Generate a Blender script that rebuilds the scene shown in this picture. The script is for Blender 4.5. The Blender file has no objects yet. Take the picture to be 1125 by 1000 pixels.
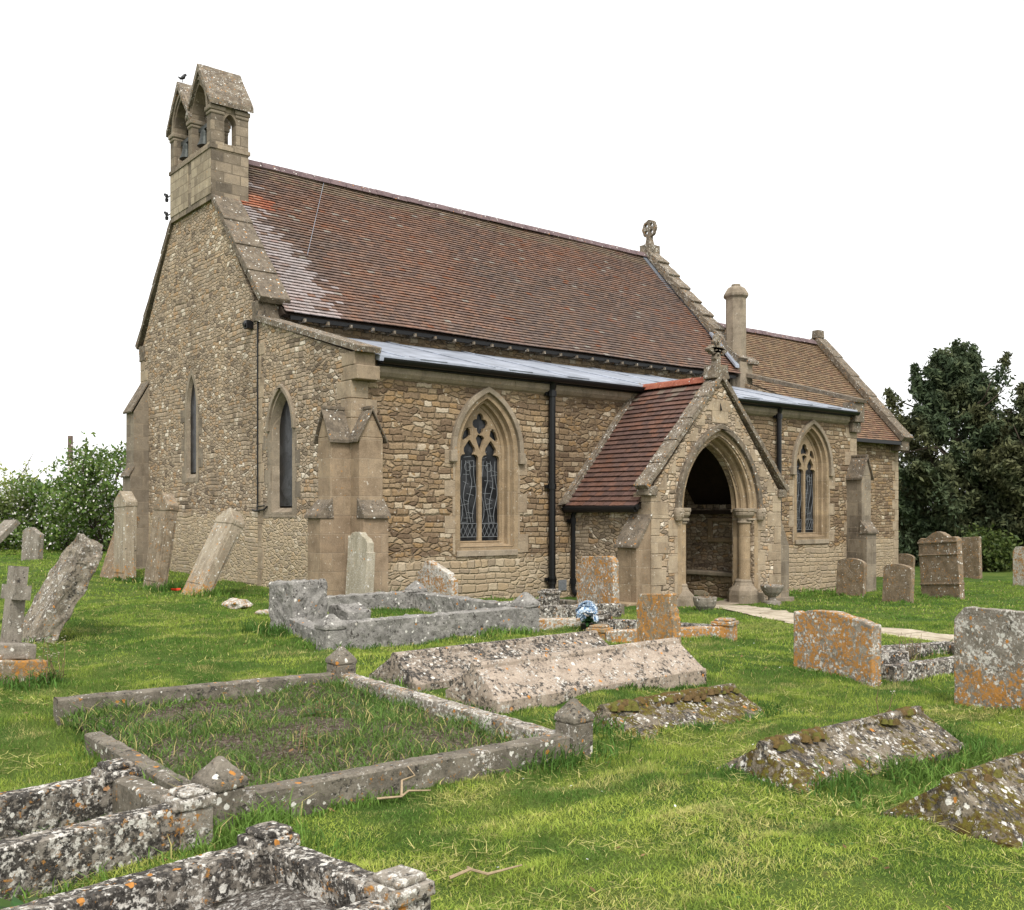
import bpy, bmesh, math, random
import numpy as np
from mathutils import Vector, Matrix, noise as mnoise
from mathutils.geometry import tessellate_polygon
R = math.radians
random.seed(7)
rng = np.random.default_rng(11)
sc = bpy.context.scene
C = sc.collection

# ------------------------------------------------------------------ camera
# eye at the origin, ground about 1.6 m below; +X runs east along the church, +Y north
cam = bpy.data.cameras.new("camera")
cam.sensor_width = 36.0
cam.lens = 36.0 * 1111 / 1125
cam.shift_y = 66.0 / 1125
cam.clip_start = 0.05
cam.clip_end = 2000
cob = bpy.data.objects.new("camera", cam)
cob.rotation_euler = (R(90), 0, R(50.9 - 90))
C.objects.link(cob)
sc.camera = cob

# ------------------------------------------------------------------ overcast daylight
SUN_EL, SUN_AZ = 50.0, -118.0           # azimuth measured from +X; the veiled sun stands in the south-west
w = bpy.data.worlds.new("World"); sc.world = w
w.use_nodes = True
nt = w.node_tree; nt.nodes.clear()
sky = nt.nodes.new("ShaderNodeTexSky"); sky.sky_type = 'NISHITA'; sky.sun_disc = False
sky.sun_elevation = R(SUN_EL); sky.sun_rotation = R(90 - SUN_AZ)
sky.dust_density = 4.0; sky.air_density = 1.0
sat = nt.nodes.new("ShaderNodeHueSaturation"); sat.inputs['Saturation'].default_value = 0.15
# a closed layer of bright cloud in front of the clear sky
tc = nt.nodes.new("ShaderNodeTexCoord"); cn = nt.nodes.new("ShaderNodeTexNoise"); cn.inputs['Scale'].default_value = 1.6; cn.inputs['Detail'].default_value = 4
cr_ = nt.nodes.new("ShaderNodeMapRange"); cr_.inputs['From Min'].default_value = .3; cr_.inputs['From Max'].default_value = .7; cr_.inputs['To Min'].default_value = 5.0; cr_.inputs['To Max'].default_value = 6.6
cm = nt.nodes.new("ShaderNodeMix"); cm.data_type = 'RGBA'; cm.inputs[0].default_value = .85
bg = nt.nodes.new("ShaderNodeBackground"); bg.inputs['Strength'].default_value = 0.13
wo = nt.nodes.new("ShaderNodeOutputWorld")
nt.links.new(tc.outputs['Generated'], cn.inputs['Vector']); nt.links.new(cn.outputs['Fac'], cr_.inputs['Value'])
nt.links.new(sky.outputs[0], sat.inputs['Color']); nt.links.new(sat.outputs[0], cm.inputs[6]); nt.links.new(cr_.outputs[0], cm.inputs[7])
nt.links.new(cm.outputs[2], bg.inputs['Color'])
nt.links.new(bg.outputs[0], wo.inputs['Surface'])
sl = bpy.data.lights.new("sun", 'SUN'); sl.energy = 1.5; sl.angle = R(16); sl.color = (1.0, 0.965, 0.91)
so = bpy.data.objects.new("sun", sl)
sd = Vector((math.cos(R(SUN_EL)) * math.cos(R(SUN_AZ)), math.cos(R(SUN_EL)) * math.sin(R(SUN_AZ)), math.sin(R(SUN_EL))))
so.rotation_euler = sd.to_track_quat('Z', 'Y').to_euler(); so.location = (0, 0, 30)
C.objects.link(so)
sc.view_settings.view_transform = 'Standard'; sc.view_settings.look = 'None'
sc.view_settings.exposure = 1.04; sc.view_settings.gamma = 1.0
sc.render.engine = 'CYCLES'
sc.cycles.max_bounces = 5; sc.cycles.diffuse_bounces = 3; sc.cycles.transparent_max_bounces = 6

# ------------------------------------------------------------------ node helpers
class NT:
    def __init__(s, name):
        s.m = bpy.data.materials.new(name); s.m.use_nodes = True
        s.t = s.m.node_tree; s.t.nodes.clear()
        s.out = s.t.nodes.new("ShaderNodeOutputMaterial")
        s.b = s.t.nodes.new("ShaderNodeBsdfPrincipled")
        s.t.links.new(s.b.outputs[0], s.out.inputs[0])
        s.pos = s.t.nodes.new("ShaderNodeNewGeometry").outputs['Position']
    def n(s, typ, **kw):
        nd = s.t.nodes.new(typ)
        for k, v in kw.items(): setattr(nd, k, v)
        return nd
    def L(s, a, b): s.t.links.new(a, b)
    def put(s, sock, v):
        if isinstance(v, (int, float)): sock.default_value = v
        elif isinstance(v, (tuple, list)): sock.default_value = (tuple(v) + (1,))[:len(sock.default_value)] if len(v) == 3 and len(sock.default_value) == 4 else tuple(v)
        else: s.L(v, sock)
    def math(s, op, a, b=0.0, c=None):
        nd = s.n("ShaderNodeMath", operation=op); s.put(nd.inputs[0], a); s.put(nd.inputs[1], b)
        if c is not None: s.put(nd.inputs[2], c)
        return nd.outputs[0]
    def vmath(s, op, a, b=(0, 0, 0)):
        nd = s.n("ShaderNodeVectorMath", operation=op); s.put(nd.inputs[0], a); s.put(nd.inputs[1], b)
        return nd.outputs[0]
    def mapv(s, v, scale=(1, 1, 1), loc=(0, 0, 0)):
        nd = s.n("ShaderNodeMapping"); s.put(nd.inputs['Vector'], v)
        nd.inputs['Scale'].default_value = scale; nd.inputs['Location'].default_value = loc
        return nd.outputs[0]
    def noise(s, v, scale, detail=4, rough=0.55, loc=None, col=False):
        if loc is not None: v = s.mapv(v, loc=loc)
        nd = s.n("ShaderNodeTexNoise"); s.put(nd.inputs['Vector'], v)
        nd.inputs['Scale'].default_value = scale; nd.inputs['Detail'].default_value = detail; nd.inputs['Roughness'].default_value = rough
        return nd.outputs['Color' if col else 'Fac']
    def step(s, v, lo, hi, a=0.0, b=1.0):
        nd = s.n("ShaderNodeMapRange", interpolation_type='SMOOTHSTEP')
        s.put(nd.inputs['Value'], v); nd.inputs['From Min'].default_value = lo; nd.inputs['From Max'].default_value = hi
        nd.inputs['To Min'].default_value = a; nd.inputs['To Max'].default_value = b
        return nd.outputs[0]
    def mix(s, f, a, b, mode='MIX'):
        nd = s.n("ShaderNodeMix", data_type='RGBA', blend_type=mode)
        s.put(nd.inputs[0], f); s.put(nd.inputs[6], a); s.put(nd.inputs[7], b)
        return nd.outputs[2]
    def ramp(s, f, stops, interp='LINEAR'):
        nd = s.n("ShaderNodeValToRGB"); nd.color_ramp.interpolation = interp
        e = nd.color_ramp.elements
        while len(e) > 1: e.remove(e[-1])
        e[0].position = stops[0][0]; e[0].color = (*stops[0][1], 1)
        for p, c in stops[1:]:
            q = e.new(p); q.color = (*c, 1)
        s.put(nd.inputs[0], f); return nd.outputs[0]
    def vor(s, v, scale, feature='F1', rnd=1.0, dim='3D'):
        nd = s.n("ShaderNodeTexVoronoi", feature=feature, voronoi_dimensions=dim); s.put(nd.inputs['Vector'], v)
        nd.inputs['Scale'].default_value = scale; nd.inputs['Randomness'].default_value = rnd
        return nd
    def sep(s, v):
        nd = s.n("ShaderNodeSeparateXYZ"); s.put(nd.inputs[0], v); return nd.outputs
    def comb(s, x, y, z):
        nd = s.n("ShaderNodeCombineXYZ"); s.put(nd.inputs[0], x); s.put(nd.inputs[1], y); s.put(nd.inputs[2], z); return nd.outputs[0]
    def bump(s, h, strength=0.6, dist=0.02, nrm=None):
        nd = s.n("ShaderNodeBump"); nd.inputs['Strength'].default_value = strength; nd.inputs['Distance'].default_value = dist
        s.put(nd.inputs['Height'], h)
        if nrm is not None: s.L(nrm, nd.inputs['Normal'])
        return nd.outputs[0]
    def done(s, col, rough=0.9, nrm=None, spec=0.25, metal=0.0):
        s.put(s.b.inputs['Base Color'], col); s.put(s.b.inputs['Roughness'], rough)
        s.b.inputs['Specular IOR Level'].default_value = spec; s.b.inputs['Metallic'].default_value = metal
        if nrm is not None: s.L(nrm, s.b.inputs['Normal'])
        return s.m

def wall_uv(k):
    x, y, z = k.sep(k.pos)
    return k.comb(k.math('ADD', x, y), z, 0.0), z

def mat_rubble(name, plinth_z, warm):
    """coursed rubble of small limestone pieces, recessed mortar; repointed paler band at the foot"""
    k = NT(name)
    uv, z = wall_uv(k)
    wob = k.vmath('SCALE', k.vmath('SUBTRACT', k.noise(k.pos, 2.3, 3, 0.6, col=True), (0.5, 0.5, 0.5)), (1, 1, 1))
    wob.node.inputs['Scale'].default_value = 0.10
    wob2 = k.vmath('SCALE', k.vmath('SUBTRACT', k.noise(k.pos, 14, 2, 0.6, col=True), (0.5, 0.5, 0.5)), (1, 1, 1))
    wob2.node.inputs['Scale'].default_value = 0.035
    p = k.vmath('ADD', k.vmath('ADD', uv, wob), wob2)
    # rough courses of uneven height and length, broken up by patches of random rubble
    pu, pv, _ = k.sep(p)
    v1 = k.math('MULTIPLY', k.math('ADD', pv, k.math('MULTIPLY', k.noise(k.comb(0.0, 0.0, pv), 3.1, 1), .22)), 9.8 if warm else 12.5)
    row = k.math('FLOOR', v1); fv = k.math('FRACT', v1)
    wn = k.n("ShaderNodeTexWhiteNoise", noise_dimensions='1D'); k.L(row, wn.inputs['W'])
    u1 = k.math('ADD', k.math('MULTIPLY', pu, k.math('ADD', 3.4 if warm else 4.6, k.math('MULTIPLY', wn.outputs['Value'], 2.4))), k.math('MULTIPLY', wn.outputs['Value'], 37.0))
    u1 = k.math('ADD', u1, k.math('MULTIPLY', k.noise(k.comb(pu, row, 0.0), 1.3, 1), 1.9))
    ci = k.math('FLOOR', u1); fu = k.math('FRACT', u1)
    w2 = k.n("ShaderNodeTexWhiteNoise", noise_dimensions='2D'); k.L(k.comb(ci, row, 0.0), w2.inputs['Vector'])
    eu = k.math('MULTIPLY', k.math('MINIMUM', fu, k.math('SUBTRACT', 1.0, fu)), 2.6)
    ev = k.math('MINIMUM', fv, k.math('SUBTRACT', 1.0, fv))
    cedge = k.math('SMOOTH_MIN', eu, ev, .18)
    b = k.vor(k.mapv(p, scale=(5.2, 12.5, 1) if warm else (7, 15.5, 1), loc=(3.3, 7.7, 0)), 1.0, 'F1', .85, '2D'); be = k.vor(k.mapv(p, scale=(5.2, 12.5, 1) if warm else (7, 15.5, 1), loc=(3.3, 7.7, 0)), 1.0, 'DISTANCE_TO_EDGE', .85, '2D')
    msk = k.step(k.noise(k.pos, 1.4, 3), .53 if warm else .46, .55 if warm else .48)
    rnd = k.mix(msk, w2.outputs['Color'], b.outputs['Color'])
    edge = k.math('ADD', k.math('MULTIPLY', cedge, k.math('SUBTRACT', 1.0, msk)), k.math('MULTIPLY', be.outputs['Distance'], msk))
    r, g, bl = k.sep(rnd)
    if warm:
        st = [(0.0, (.125, .086, .056)), (.18, (.185, .130, .082)), (.42, (.265, .195, .124)), (.62, (.215, .152, .092)), (.78, (.275, .18, .092)), (.9, (.33, .26, .175)), (1.0, (.45, .38, .285))]
    else:
        st = [(0.0, (.15, .115, .083)), (.16, (.27, .212, .152)), (.5, (.405, .322, .232)), (.72, (.345, .258, .170)), (.84, (.365, .24, .135)), (.93, (.50, .425, .325)), (1.0, (.68, .60, .49))]
    col = k.ramp(r, st)
    col = k.mix(0.75, col, k.ramp(k.noise(k.pos, 30, 5, .7), [(.3, (.55, .55, .55)), (.5, (1, 1, 1)), (.72, (1.4, 1.38, 1.34))]), 'MULTIPLY')
    # weathering: broad darker and paler clouds, streaks down the wall
    cloud = k.noise(k.mapv(k.pos, scale=(1, 1, .35)), .75, 4, .6)
    col = k.mix(k.step(cloud, .52, .72, 0, .55), col, k.mix(1, col, (.52, .50, .47), 'MULTIPLY'))
    col = k.mix(k.step(cloud, .48, .30, 0, .5), col, k.mix(1, col, (1.22, 1.2, 1.14), 'MULTIPLY'))
    # white and orange lichen flecks
    fl = k.math('MULTIPLY', k.step(k.noise(k.pos, 16, 4, .7), .60, .66), k.step(k.noise(k.pos, 1.7, 2), .45, .6))
    col = k.mix(k.math('MULTIPLY', fl, .8), col, (.55, .50, .42))
    # repointed foot of the wall
    zz = k.math('ADD', z, k.math('MULTIPLY', k.math('SUBTRACT', k.noise(k.pos, 2.2, 4), .5), .5))
    foot = k.step(zz, plinth_z + .05, plinth_z - .05)
    pale = k.mix(.55, col, (.43, .345, .235) if warm else (.54, .43, .285))
    col = k.mix(foot, col, k.mix(k.step(g, .45, .65), pale, k.mix(.5, col, (.40, .33, .24))))
    jw = k.step(edge, .10, .03)
    mort = k.mix(foot, (.15, .11, .07) if warm else (.21, .165, .115), (.44, .355, .24) if warm else (.60, .49, .32))
    col = k.mix(k.math('MULTIPLY', jw, .7), col, mort)
    h = k.math('ADD', k.step(edge, .0, .22), k.math('MULTIPLY', k.noise(k.pos, 22, 5, .65), .55))
    h = k.math('ADD', h, k.math('MULTIPLY', bl, .5))
    nrm = k.bump(h, .8, .036 if warm else .03)
    return k.done(col, .92, nrm, .15)

def mat_ashlar(name, c1, c2, bw=.46, bh=.30, stain=.5, joint=.012, jc=(.30, .24, .17), off=(0, 0, 0)):
    k = NT(name)
    uv, z = wall_uv(k)
    bt = k.n("ShaderNodeTexBrick"); k.L(k.mapv(uv, loc=off), bt.inputs['Vector'])
    bt.inputs['Scale'].default_value = 1.0; bt.inputs['Brick Width'].default_value = bw; bt.inputs['Row Height'].default_value = bh
    bt.inputs['Mortar Size'].default_value = joint * .5; bt.inputs['Mortar Smooth'].default_value = .3
    bt.inputs['Color1'].default_value = (0, 0, 0, 1); bt.inputs['Color2'].default_value = (1, 1, 1, 1); bt.inputs['Mortar'].default_value = (.5, .5, .5, 1)
    col = k.mix(bt.outputs['Color'], c1, c2)
    n1 = k.noise(k.pos, 5, 6, .65)
    col = k.mix(.8, col, k.ramp(n1, [(.3, (.68, .66, .63)), (.5, (1, 1, 1)), (.7, (1.25, 1.22, 1.16))]), 'MULTIPLY')
    col = k.mix(.6, col, k.ramp(k.noise(k.pos, 55, 3, .7), [(.35, (.7, .7, .7)), (.6, (1.15, 1.15, 1.15))]), 'MULTIPLY')
    st = k.step(k.noise(k.mapv(k.pos, scale=(1, 1, .3)), 2.1, 5, .65), .50, .68, 0, stain)
    col = k.mix(st, col, k.mix(1, col, (.45, .42, .40), 'MULTIPLY'))
    fl = k.step(k.noise(k.pos, 19, 3, .6), .66, .70)
    col = k.mix(k.math('MULTIPLY', fl, .75), col, (.55, .50, .42))
    fo = k.math('MULTIPLY', k.step(k.noise(k.pos, 15, 3, .6, loc=(4, 9, 2)), .66, .70), k.step(k.noise(k.pos, 1.3, 2, .5, loc=(1, 2, 3)), .50, .6))
    col = k.mix(k.math('MULTIPLY', fo, .7), col, (.40, .20, .055))
    col = k.mix(k.math('MULTIPLY', bt.outputs['Fac'], .7), col, jc)
    h = k.math('ADD', k.math('MULTIPLY', bt.outputs['Fac'], -1.0), k.math('MULTIPLY', k.noise(k.pos, 35, 5, .7), .8))
    return k.done(col, .9, k.bump(h, .6, .012), .18)

def mat_lichen(name, c1, c2, orange=.0, white=.0, dark=.0, moss=.0, orange_low=False, bumpd=.012, streak=1.0, seed=0.0):
    """weathered gravestone with lichens; the amounts run 0..1"""
    k = NT(name)
    P_ = k.mapv(k.pos, loc=(seed, seed * 1.7, seed * .6))
    x, y, z = k.sep(k.pos)
    n1 = k.noise(k.mapv(P_, scale=(1, 1, streak)), 7, 7, .7)
    col = k.mix(k.step(n1, .36, .64), c1, c2)
    col = k.mix(.75, col, k.ramp(k.noise(P_, 70, 4, .75), [(.3, (.58, .58, .58)), (.5, (1, 1, 1)), (.7, (1.3, 1.3, 1.3))]), 'MULTIPLY')
    h = k.noise(P_, 28, 6, .7)
    def layer(col, h, amt, c, sc_, soft, loc, hh, low=False, c_b=None):
        if amt <= 0: return col, h
        t = .625 - .24 * amt
        v = k.noise(P_, sc_, 6, .72, loc=loc)
        v2 = k.noise(P_, sc_ * .22, 2, .5, loc=loc)
        v = k.math('ADD', k.math('MULTIPLY', v, .74), k.math('MULTIPLY', v2, .26))
        if low is not False: v = k.math('ADD', v, k.step(k.math('ADD', z, k.math('MULTIPLY', k.math('SUBTRACT', k.noise(P_, 5, 3), .5), .5)), low + .45, low - .1, -.06, .07))
        f = k.step(v, t, t + soft)
        cc = k.mix(k.step(k.noise(P_, sc_ * 3.1, 3, .6), .4, .6), c, c_b or tuple(q * .62 for q in c))
        return k.mix(f, col, cc), k.math('ADD', h, k.math('MULTIPLY', f, hh))
    col, h = layer(col, h, dark, (.030, .027, .024), 26, .07, (2, 5, 1), -.15, c_b=(.075, .068, .06))
    col, h = layer(col, h, moss, (.13, .11, .022), 9, .06, (7, 1, 4), .5, c_b=(.075, .05, .018))
    col, h = layer(col, h, white, (.66, .63, .57), 32, .05, (1, 8, 3), .25, c_b=(.46, .43, .38))
    col, h = layer(col, h, orange, (.46, .21, .045), 25, .06, (9, 3, 6), .25, low=orange_low, c_b=(.36, .20, .08))
    if white > 0:       # round rosettes
        vo = k.vor(k.vmath('ADD', P_, k.vmath('MULTIPLY', k.noise(P_, 30, 3, .6, col=True), (.035, .035, .035))), 21, 'F1', 1.0)
        rr = k.sep(vo.outputs['Color'])
        rad = k.math('MULTIPLY', k.step(rr[0], .80 - .25 * white, 1.0), .40)
        f = k.step(k.math('SUBTRACT', rad, k.math('ADD', vo.outputs['Distance'], k.math('MULTIPLY', k.math('SUBTRACT', k.noise(P_, 60, 3), .5), .35))), 0, .03)
        col = k.mix(f, col, k.mix(k.step(rr[1], .72, .76), (.62, .60, .54), (.45, .20, .05)))
    return k.done(col, .93, k.bump(h, .75, bumpd), .12)

def mat_simple(name, col, rough=.6, spec=.4, metal=0.0, nz=0.0, nscale=20, bumpd=0.0):
    k = NT(name)
    c = col
    if nz > 0: c = k.mix(nz, col, k.ramp(k.noise(k.pos, nscale, 5, .65), [(.3, (.5, .5, .5)), (.5, (1, 1, 1)), (.7, (1.5, 1.5, 1.5))]), 'MULTIPLY')
    nrm = k.bump(k.noise(k.pos, nscale * 1.5, 4), .6, bumpd) if bumpd > 0 else None
    return k.done(c, rough, nrm, spec, metal)

def mat_attr(name, attr='tint', rough=.85, nz=.5, nscale=18, bumpd=.004, trans=0.0, spec=.2, flecks=None):
    k = NT(name)
    at = k.n("ShaderNodeAttribute"); at.attribute_name = attr
    col = at.outputs['Color']
    if nz > 0: col = k.mix(nz, col, k.ramp(k.noise(k.pos, nscale, 5, .65), [(.3, (.55, .55, .55)), (.5, (1, 1, 1)), (.7, (1.45, 1.45, 1.45))]), 'MULTIPLY')
    if flecks: col = k.mix(k.math('MULTIPLY', k.step(k.noise(k.pos, 9, 5, .7), .60, .66), .8), col, flecks)
    nrm = k.bump(k.noise(k.pos, 60, 4), .5, bumpd) if bumpd > 0 else None
    m = k.done(col, rough, nrm, spec)
    if trans > 0:
        tr = k.n("ShaderNodeBsdfTranslucent"); k.L(col, tr.inputs[0])
        mx = k.n("ShaderNodeMixShader"); mx.inputs[0].default_value = trans
        k.L(k.b.outputs[0], mx.inputs[1]); k.L(tr.outputs[0], mx.inputs[2]); k.L(mx.outputs[0], k.out.inputs[0])
    return m

def mat_glass(name):
    """old leaded glass seen from outside: nearly black panes, each tilted a little"""
    k = NT(name)
    x, y, z = k.sep(k.pos)
    uv = k.comb(k.math('ADD', x, y), z, 0.0)
    vo = k.vor(k.mapv(uv, scale=(9, 6, 1)), 1.0, 'F1', .9, '2D')
    r = k.sep(vo.outputs['Color'])
    col = k.ramp(r[0], [(0, (.004, .0045, .006)), (.6, (.010, .011, .013)), (1, (.028, .029, .032))])
    nm = k.bump(k.math('ADD', k.math('MULTIPLY', r[1], .6), k.noise(k.pos, 8, 2)), .35, .02)
    return k.done(col, .3, nm, .28)

M = {}
M['rubble_w'] = mat_rubble("rubble_west", 0.02, False)
M['rubble_s'] = mat_rubble("rubble_south", -0.72, True)
M['rubble_p'] = mat_rubble("rubble_porch", -5.0, False)
M['ashlar'] = mat_ashlar("ashlar_brown", (.225, .165, .11), (.32, .245, .165))
M['ashlar_grey'] = mat_ashlar("ashlar_grey", (.165, .137, .105), (.25, .208, .155), stain=.7)
M['ashlar_pale'] = mat_ashlar("ashlar_pale", (.27, .21, .145), (.36, .29, .205), stain=.4, bw=.36, bh=.24)
M['ashlar_bell'] = mat_ashlar("ashlar_bellcote", (.125, .103, .078), (.29, .235, .17), stain=.7, bw=.36, bh=.205, joint=.022, jc=(.13, .105, .075))
M['ashlar_bright'] = mat_ashlar('ashlar_bright', (.25, .205, .145), (.40, .335, .24), stain=.55, bw=.30, bh=.19, joint=.02, jc=(.16, .125, .085))
M['dressed'] = mat_ashlar("dressed_stone", (.25, .185, .115), (.32, .24, .152), bw=1.2, bh=.42, stain=.35)
M['dressed_grey'] = mat_ashlar("dressed_stone_grey", (.23, .19, .14), (.29, .24, .18), bw=1.1, bh=.45, stain=.5)
M['coping'] = mat_lichen("coping_stone", (.125, .10, .075), (.21, .175, .13), orange=.18, white=.30, dark=.34, seed=1.0)
M['coping_dark'] = mat_lichen("coping_stone_dark", (.11, .09, .068), (.19, .155, .115), orange=.12, white=.16, dark=.3, seed=2.0)
M['tile'] = mat_attr("clay_tile", rough=.8, nz=.6, nscale=14)
M['ridge'] = mat_lichen("ridge_tile", (.115, .082, .085), (.17, .122, .122), white=.08, dark=.1, seed=3)
M['ridge_red'] = mat_lichen("red_ridge_tile", (.22, .07, .045), (.30, .11, .07), white=.02, dark=.05, seed=3)
M['lead_dark'] = mat_simple('sheet_lead_weathered', (.15, .165, .19), .5, .4, .2, .5, 5, .004)
M['lead'] = mat_simple("sheet_lead", (.30, .325, .375), .45, .5, .2, .8, 2.2, .006)
M['iron'] = mat_simple("black_iron", (.006, .006, .0065), .4, .35, 0, .3, 30)
M['glass'] = mat_glass("leaded_glass")
M['came'] = mat_simple("lead_came", (.17, .18, .19), .55, .4)
M['bronze'] = mat_simple("bell_bronze", (.05, .055, .05), .5, .5, .6, .5)
M['wood'] = mat_simple("dark_wood", (.03, .02, .014), .7, .3, 0, .6, 10)
M['inside'] = mat_simple("dark_interior", (.02, .018, .015), .95, .1)
M['plaster'] = mat_rubble("porch_inside_rubble", -5.0, True)
for nm, a in dict(
    hs_grey=((.17, .15, .12), (.27, .24, .20), .12, .22, .18), hs_tan=((.165, .13, .09), (.28, .225, .16), .26, .14, .22), hs_pale=((.30, .27, .20), (.40, .36, .28), .05, .25, .10),
    hs_brown=((.16, .122, .082), (.25, .19, .13), .26, .18, .2),
    hs_orange=((.20, .175, .14), (.30, .27, .22), .60, .48, .14), hs_orange_brown=((.21, .165, .11), (.30, .245, .17), .58, .26, .16),
    coped_dark=((.22, .18, .14), (.33, .275, .22), .0, .30, .60), post_pale=((.20, .175, .14), (.31, .275, .23), .32, .50, .46), hs_white=((.30, .27, .22), (.42, .39, .33), .50, .60, .08), kerb=((.12, .105, .083), (.20, .176, .14), .18, .22, .34),
    kerb_dark=((.17, .15, .125), (.28, .25, .21), .20, .44, .74), coped=((.28, .225, .175), (.39, .32, .255), .0, .30, .45),
    coped_moss=((.13, .105, .075), (.23, .195, .145), .0, .34, .58), granite=((.19, .18, .165), (.30, .285, .26), .0, .16, .34)).items():
    M[nm] = mat_lichen(nm, a[0], a[1], orange=a[2], white=a[3], dark=a[4], moss=.62 if nm == 'coped_moss' else 0, seed=len(nm) * 1.3,
                       bumpd=.03 if nm == 'granite' else .014, streak=.35 if nm in ('hs_grey', 'hs_orange_brown', 'hs_pale') else 1.0)
M['hs_side'] = mat_lichen("hs_low_orange", (.17, .15, .12), (.27, .24, .20), orange=.46, white=.46, dark=.22, orange_low=-1.5, seed=5)
M['hs_base'] = mat_lichen("hs_left_row", (.245, .20, .145), (.37, .315, .235), orange=.24, white=.20, dark=.18, orange_low=-1.1, seed=6, streak=.3)

# ------------------------------------------------------------------ object helpers
def tag(o, label=None, cat=None, group=None, kind=None):
    if label: o['label'] = label
    if cat: o['category'] = cat
    if group: o['group'] = group
    if kind: o['kind'] = kind
    return o

def empty(name, label, cat, loc=(0, 0, 0), group=None):
    o = bpy.data.objects.new(name, None); C.objects.link(o); o.location = loc
    o.empty_display_size = .2
    return tag(o, label, cat, group)

class MB:
    """collects simple shapes into one mesh"""
    def __init__(s): s.v = []; s.f = []; s.c = []; s.sm = False
    def add(s, vs, fs, col=None):
        b = len(s.v); s.v += [tuple(p) for p in vs]; s.f += [tuple(i + b for i in q) for q in fs]
        if col is not None: s.c += [col] * len(fs)
    def box(s, x0, x1, y0, y1, z0, z1, mtx=None):
        vs = [(x, y, z) for x in (x0, x1) for y in (y0, y1) for z in (z0, z1)]
        if mtx is not None: vs = [mtx @ Vector(p) for p in vs]
        s.add(vs, [(0, 1, 3, 2), (4, 6, 7, 5), (0, 4, 5, 1), (2, 3, 7, 6), (0, 2, 6, 4), (1, 5, 7, 3)])
    def prism(s, loop, holes, fn, a, b):
        """extrude a 2D polygon with holes from depth a to depth b; fn(u, v, depth) -> 3D"""
        loops = [loop] + list(holes)
        tri = tessellate_polygon([[Vector((u, v, 0)) for u, v in l] for l in loops])
        flat = [p for l in loops for p in l]
        n = len(flat); base = len(s.v)
        s.v += [tuple(fn(u, v, a)) for u, v in flat] + [tuple(fn(u, v, b)) for u, v in flat]
        for t in tri:
            s.f.append(tuple(base + i for i in t)); s.f.append(tuple(base + n + i for i in reversed(t)))
        o = 0
        for l in loops:
            m = len(l)
            for i in range(m):
                j = (i + 1) % m
                s.f.append((base + o + i, base + o + j, base + n + o + j, base + n + o + i))
            o += m
    def strip(s, ring0, ring1, closed=False):
        b = len(s.v); n = len(ring0)
        s.v += [tuple(p) for p in ring0] + [tuple(p) for p in ring1]
        for i in range(n if closed else n - 1):
            j = (i + 1) % n; s.f.append((b + i, b + j, b + n + j, b + n + i))
    def tube(s, pts, r, n=8, cap=True):
        pts = [Vector(p) for p in pts]; rs = r if isinstance(r, (list, tuple)) else [r] * len(pts)
        b = len(s.v)
        for i, p in enumerate(pts):
            d = (pts[min(i + 1, len(pts) - 1)] - pts[max(i - 1, 0)]).normalized()
            a = d.orthogonal().normalized() if i == 0 else (prev - d * prev.dot(d)).normalized()
            prev = a; c = d.cross(a)
            for k in range(n):
                t = 2 * math.pi * k / n; s.v.append(tuple(p + (a * math.cos(t) + c * math.sin(t)) * rs[i]))
        for i in range(len(pts) - 1):
            for k in range(n):
                l = (k + 1) % n; s.f.append((b + i * n + k, b + i * n + l, b + (i + 1) * n + l, b + (i + 1) * n + k))
        if cap:
            s.f.append(tuple(b + k for k in reversed(range(n)))); e = b + (len(pts) - 1) * n
            s.f.append(tuple(e + k for k in range(n)))
    def lathe(s, prof, cx, cy, n=20):
        b = len(s.v)
        for r, z in prof:
            for k in range(n):
                t = 2 * math.pi * (k + .5) / n; s.v.append((cx + r * math.cos(t), cy + r * math.sin(t), z))
        for i in range(len(prof) - 1):
            for k in range(n):
                l = (k + 1) % n; s.f.append((b + i * n + k, b + i * n + l, b + (i + 1) * n + l, b + (i + 1) * n + k))
        s.f.append(tuple(b + k for k in reversed(range(n)))); e = b + (len(prof) - 1) * n
        s.f.append(tuple(e + k for k in range(n)))
    def build(s, name, mat, parent=None, bevel=0, rough=0, sub=0, smooth=False, rscale=.12):
        me = bpy.data.meshes.new(name); me.from_pydata(s.v, [], s.f); me.validate()
        bm = bmesh.new(); bm.from_mesh(me)
        if not s.c: bmesh.ops.recalc_face_normals(bm, faces=bm.faces)
        bm.to_mesh(me); bm.free()
        if s.c:
            at = me.color_attributes.new("tint", 'FLOAT_COLOR', 'CORNER')
            arr = np.ones((len(me.loops), 4), np.float32); k = 0
            cols = s.c
            for p, c in zip(me.polygons, cols):
                arr[p.loop_start:p.loop_start + p.loop_total, :3] = c
            at.data.foreach_set("color", arr.ravel())
        me.materials.append(mat)
        o = bpy.data.objects.new(name, me); C.objects.link(o)
        if parent is not None:
            o.parent = parent
            pw = Vector((0, 0, 0)); q = parent
            while q is not None: pw += q.location; q = q.parent
            o.location = -pw                      # parts are modelled in world coordinates
        if bevel:
            b = o.modifiers.new("bevel", 'BEVEL'); b.width = bevel; b.segments = 2; b.limit_method = 'ANGLE'; b.angle_limit = R(35)
        if sub:
            u = o.modifiers.new("sub", 'SUBSURF'); u.subdivision_type = 'SIMPLE'; u.levels = sub; u.render_levels = sub
        if rough:
            t = bpy.data.textures.get("clouds%g" % rscale) or bpy.data.textures.new("clouds%g" % rscale, 'CLOUDS')
            t.noise_scale = rscale; t.noise_depth = 3
            d = o.modifiers.new("worn", 'DISPLACE'); d.texture = t; d.strength = rough; d.mid_level = .5; d.texture_coords = 'GLOBAL'
        if smooth:
            for p in me.polygons: p.use_smooth = True
        return o

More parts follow.
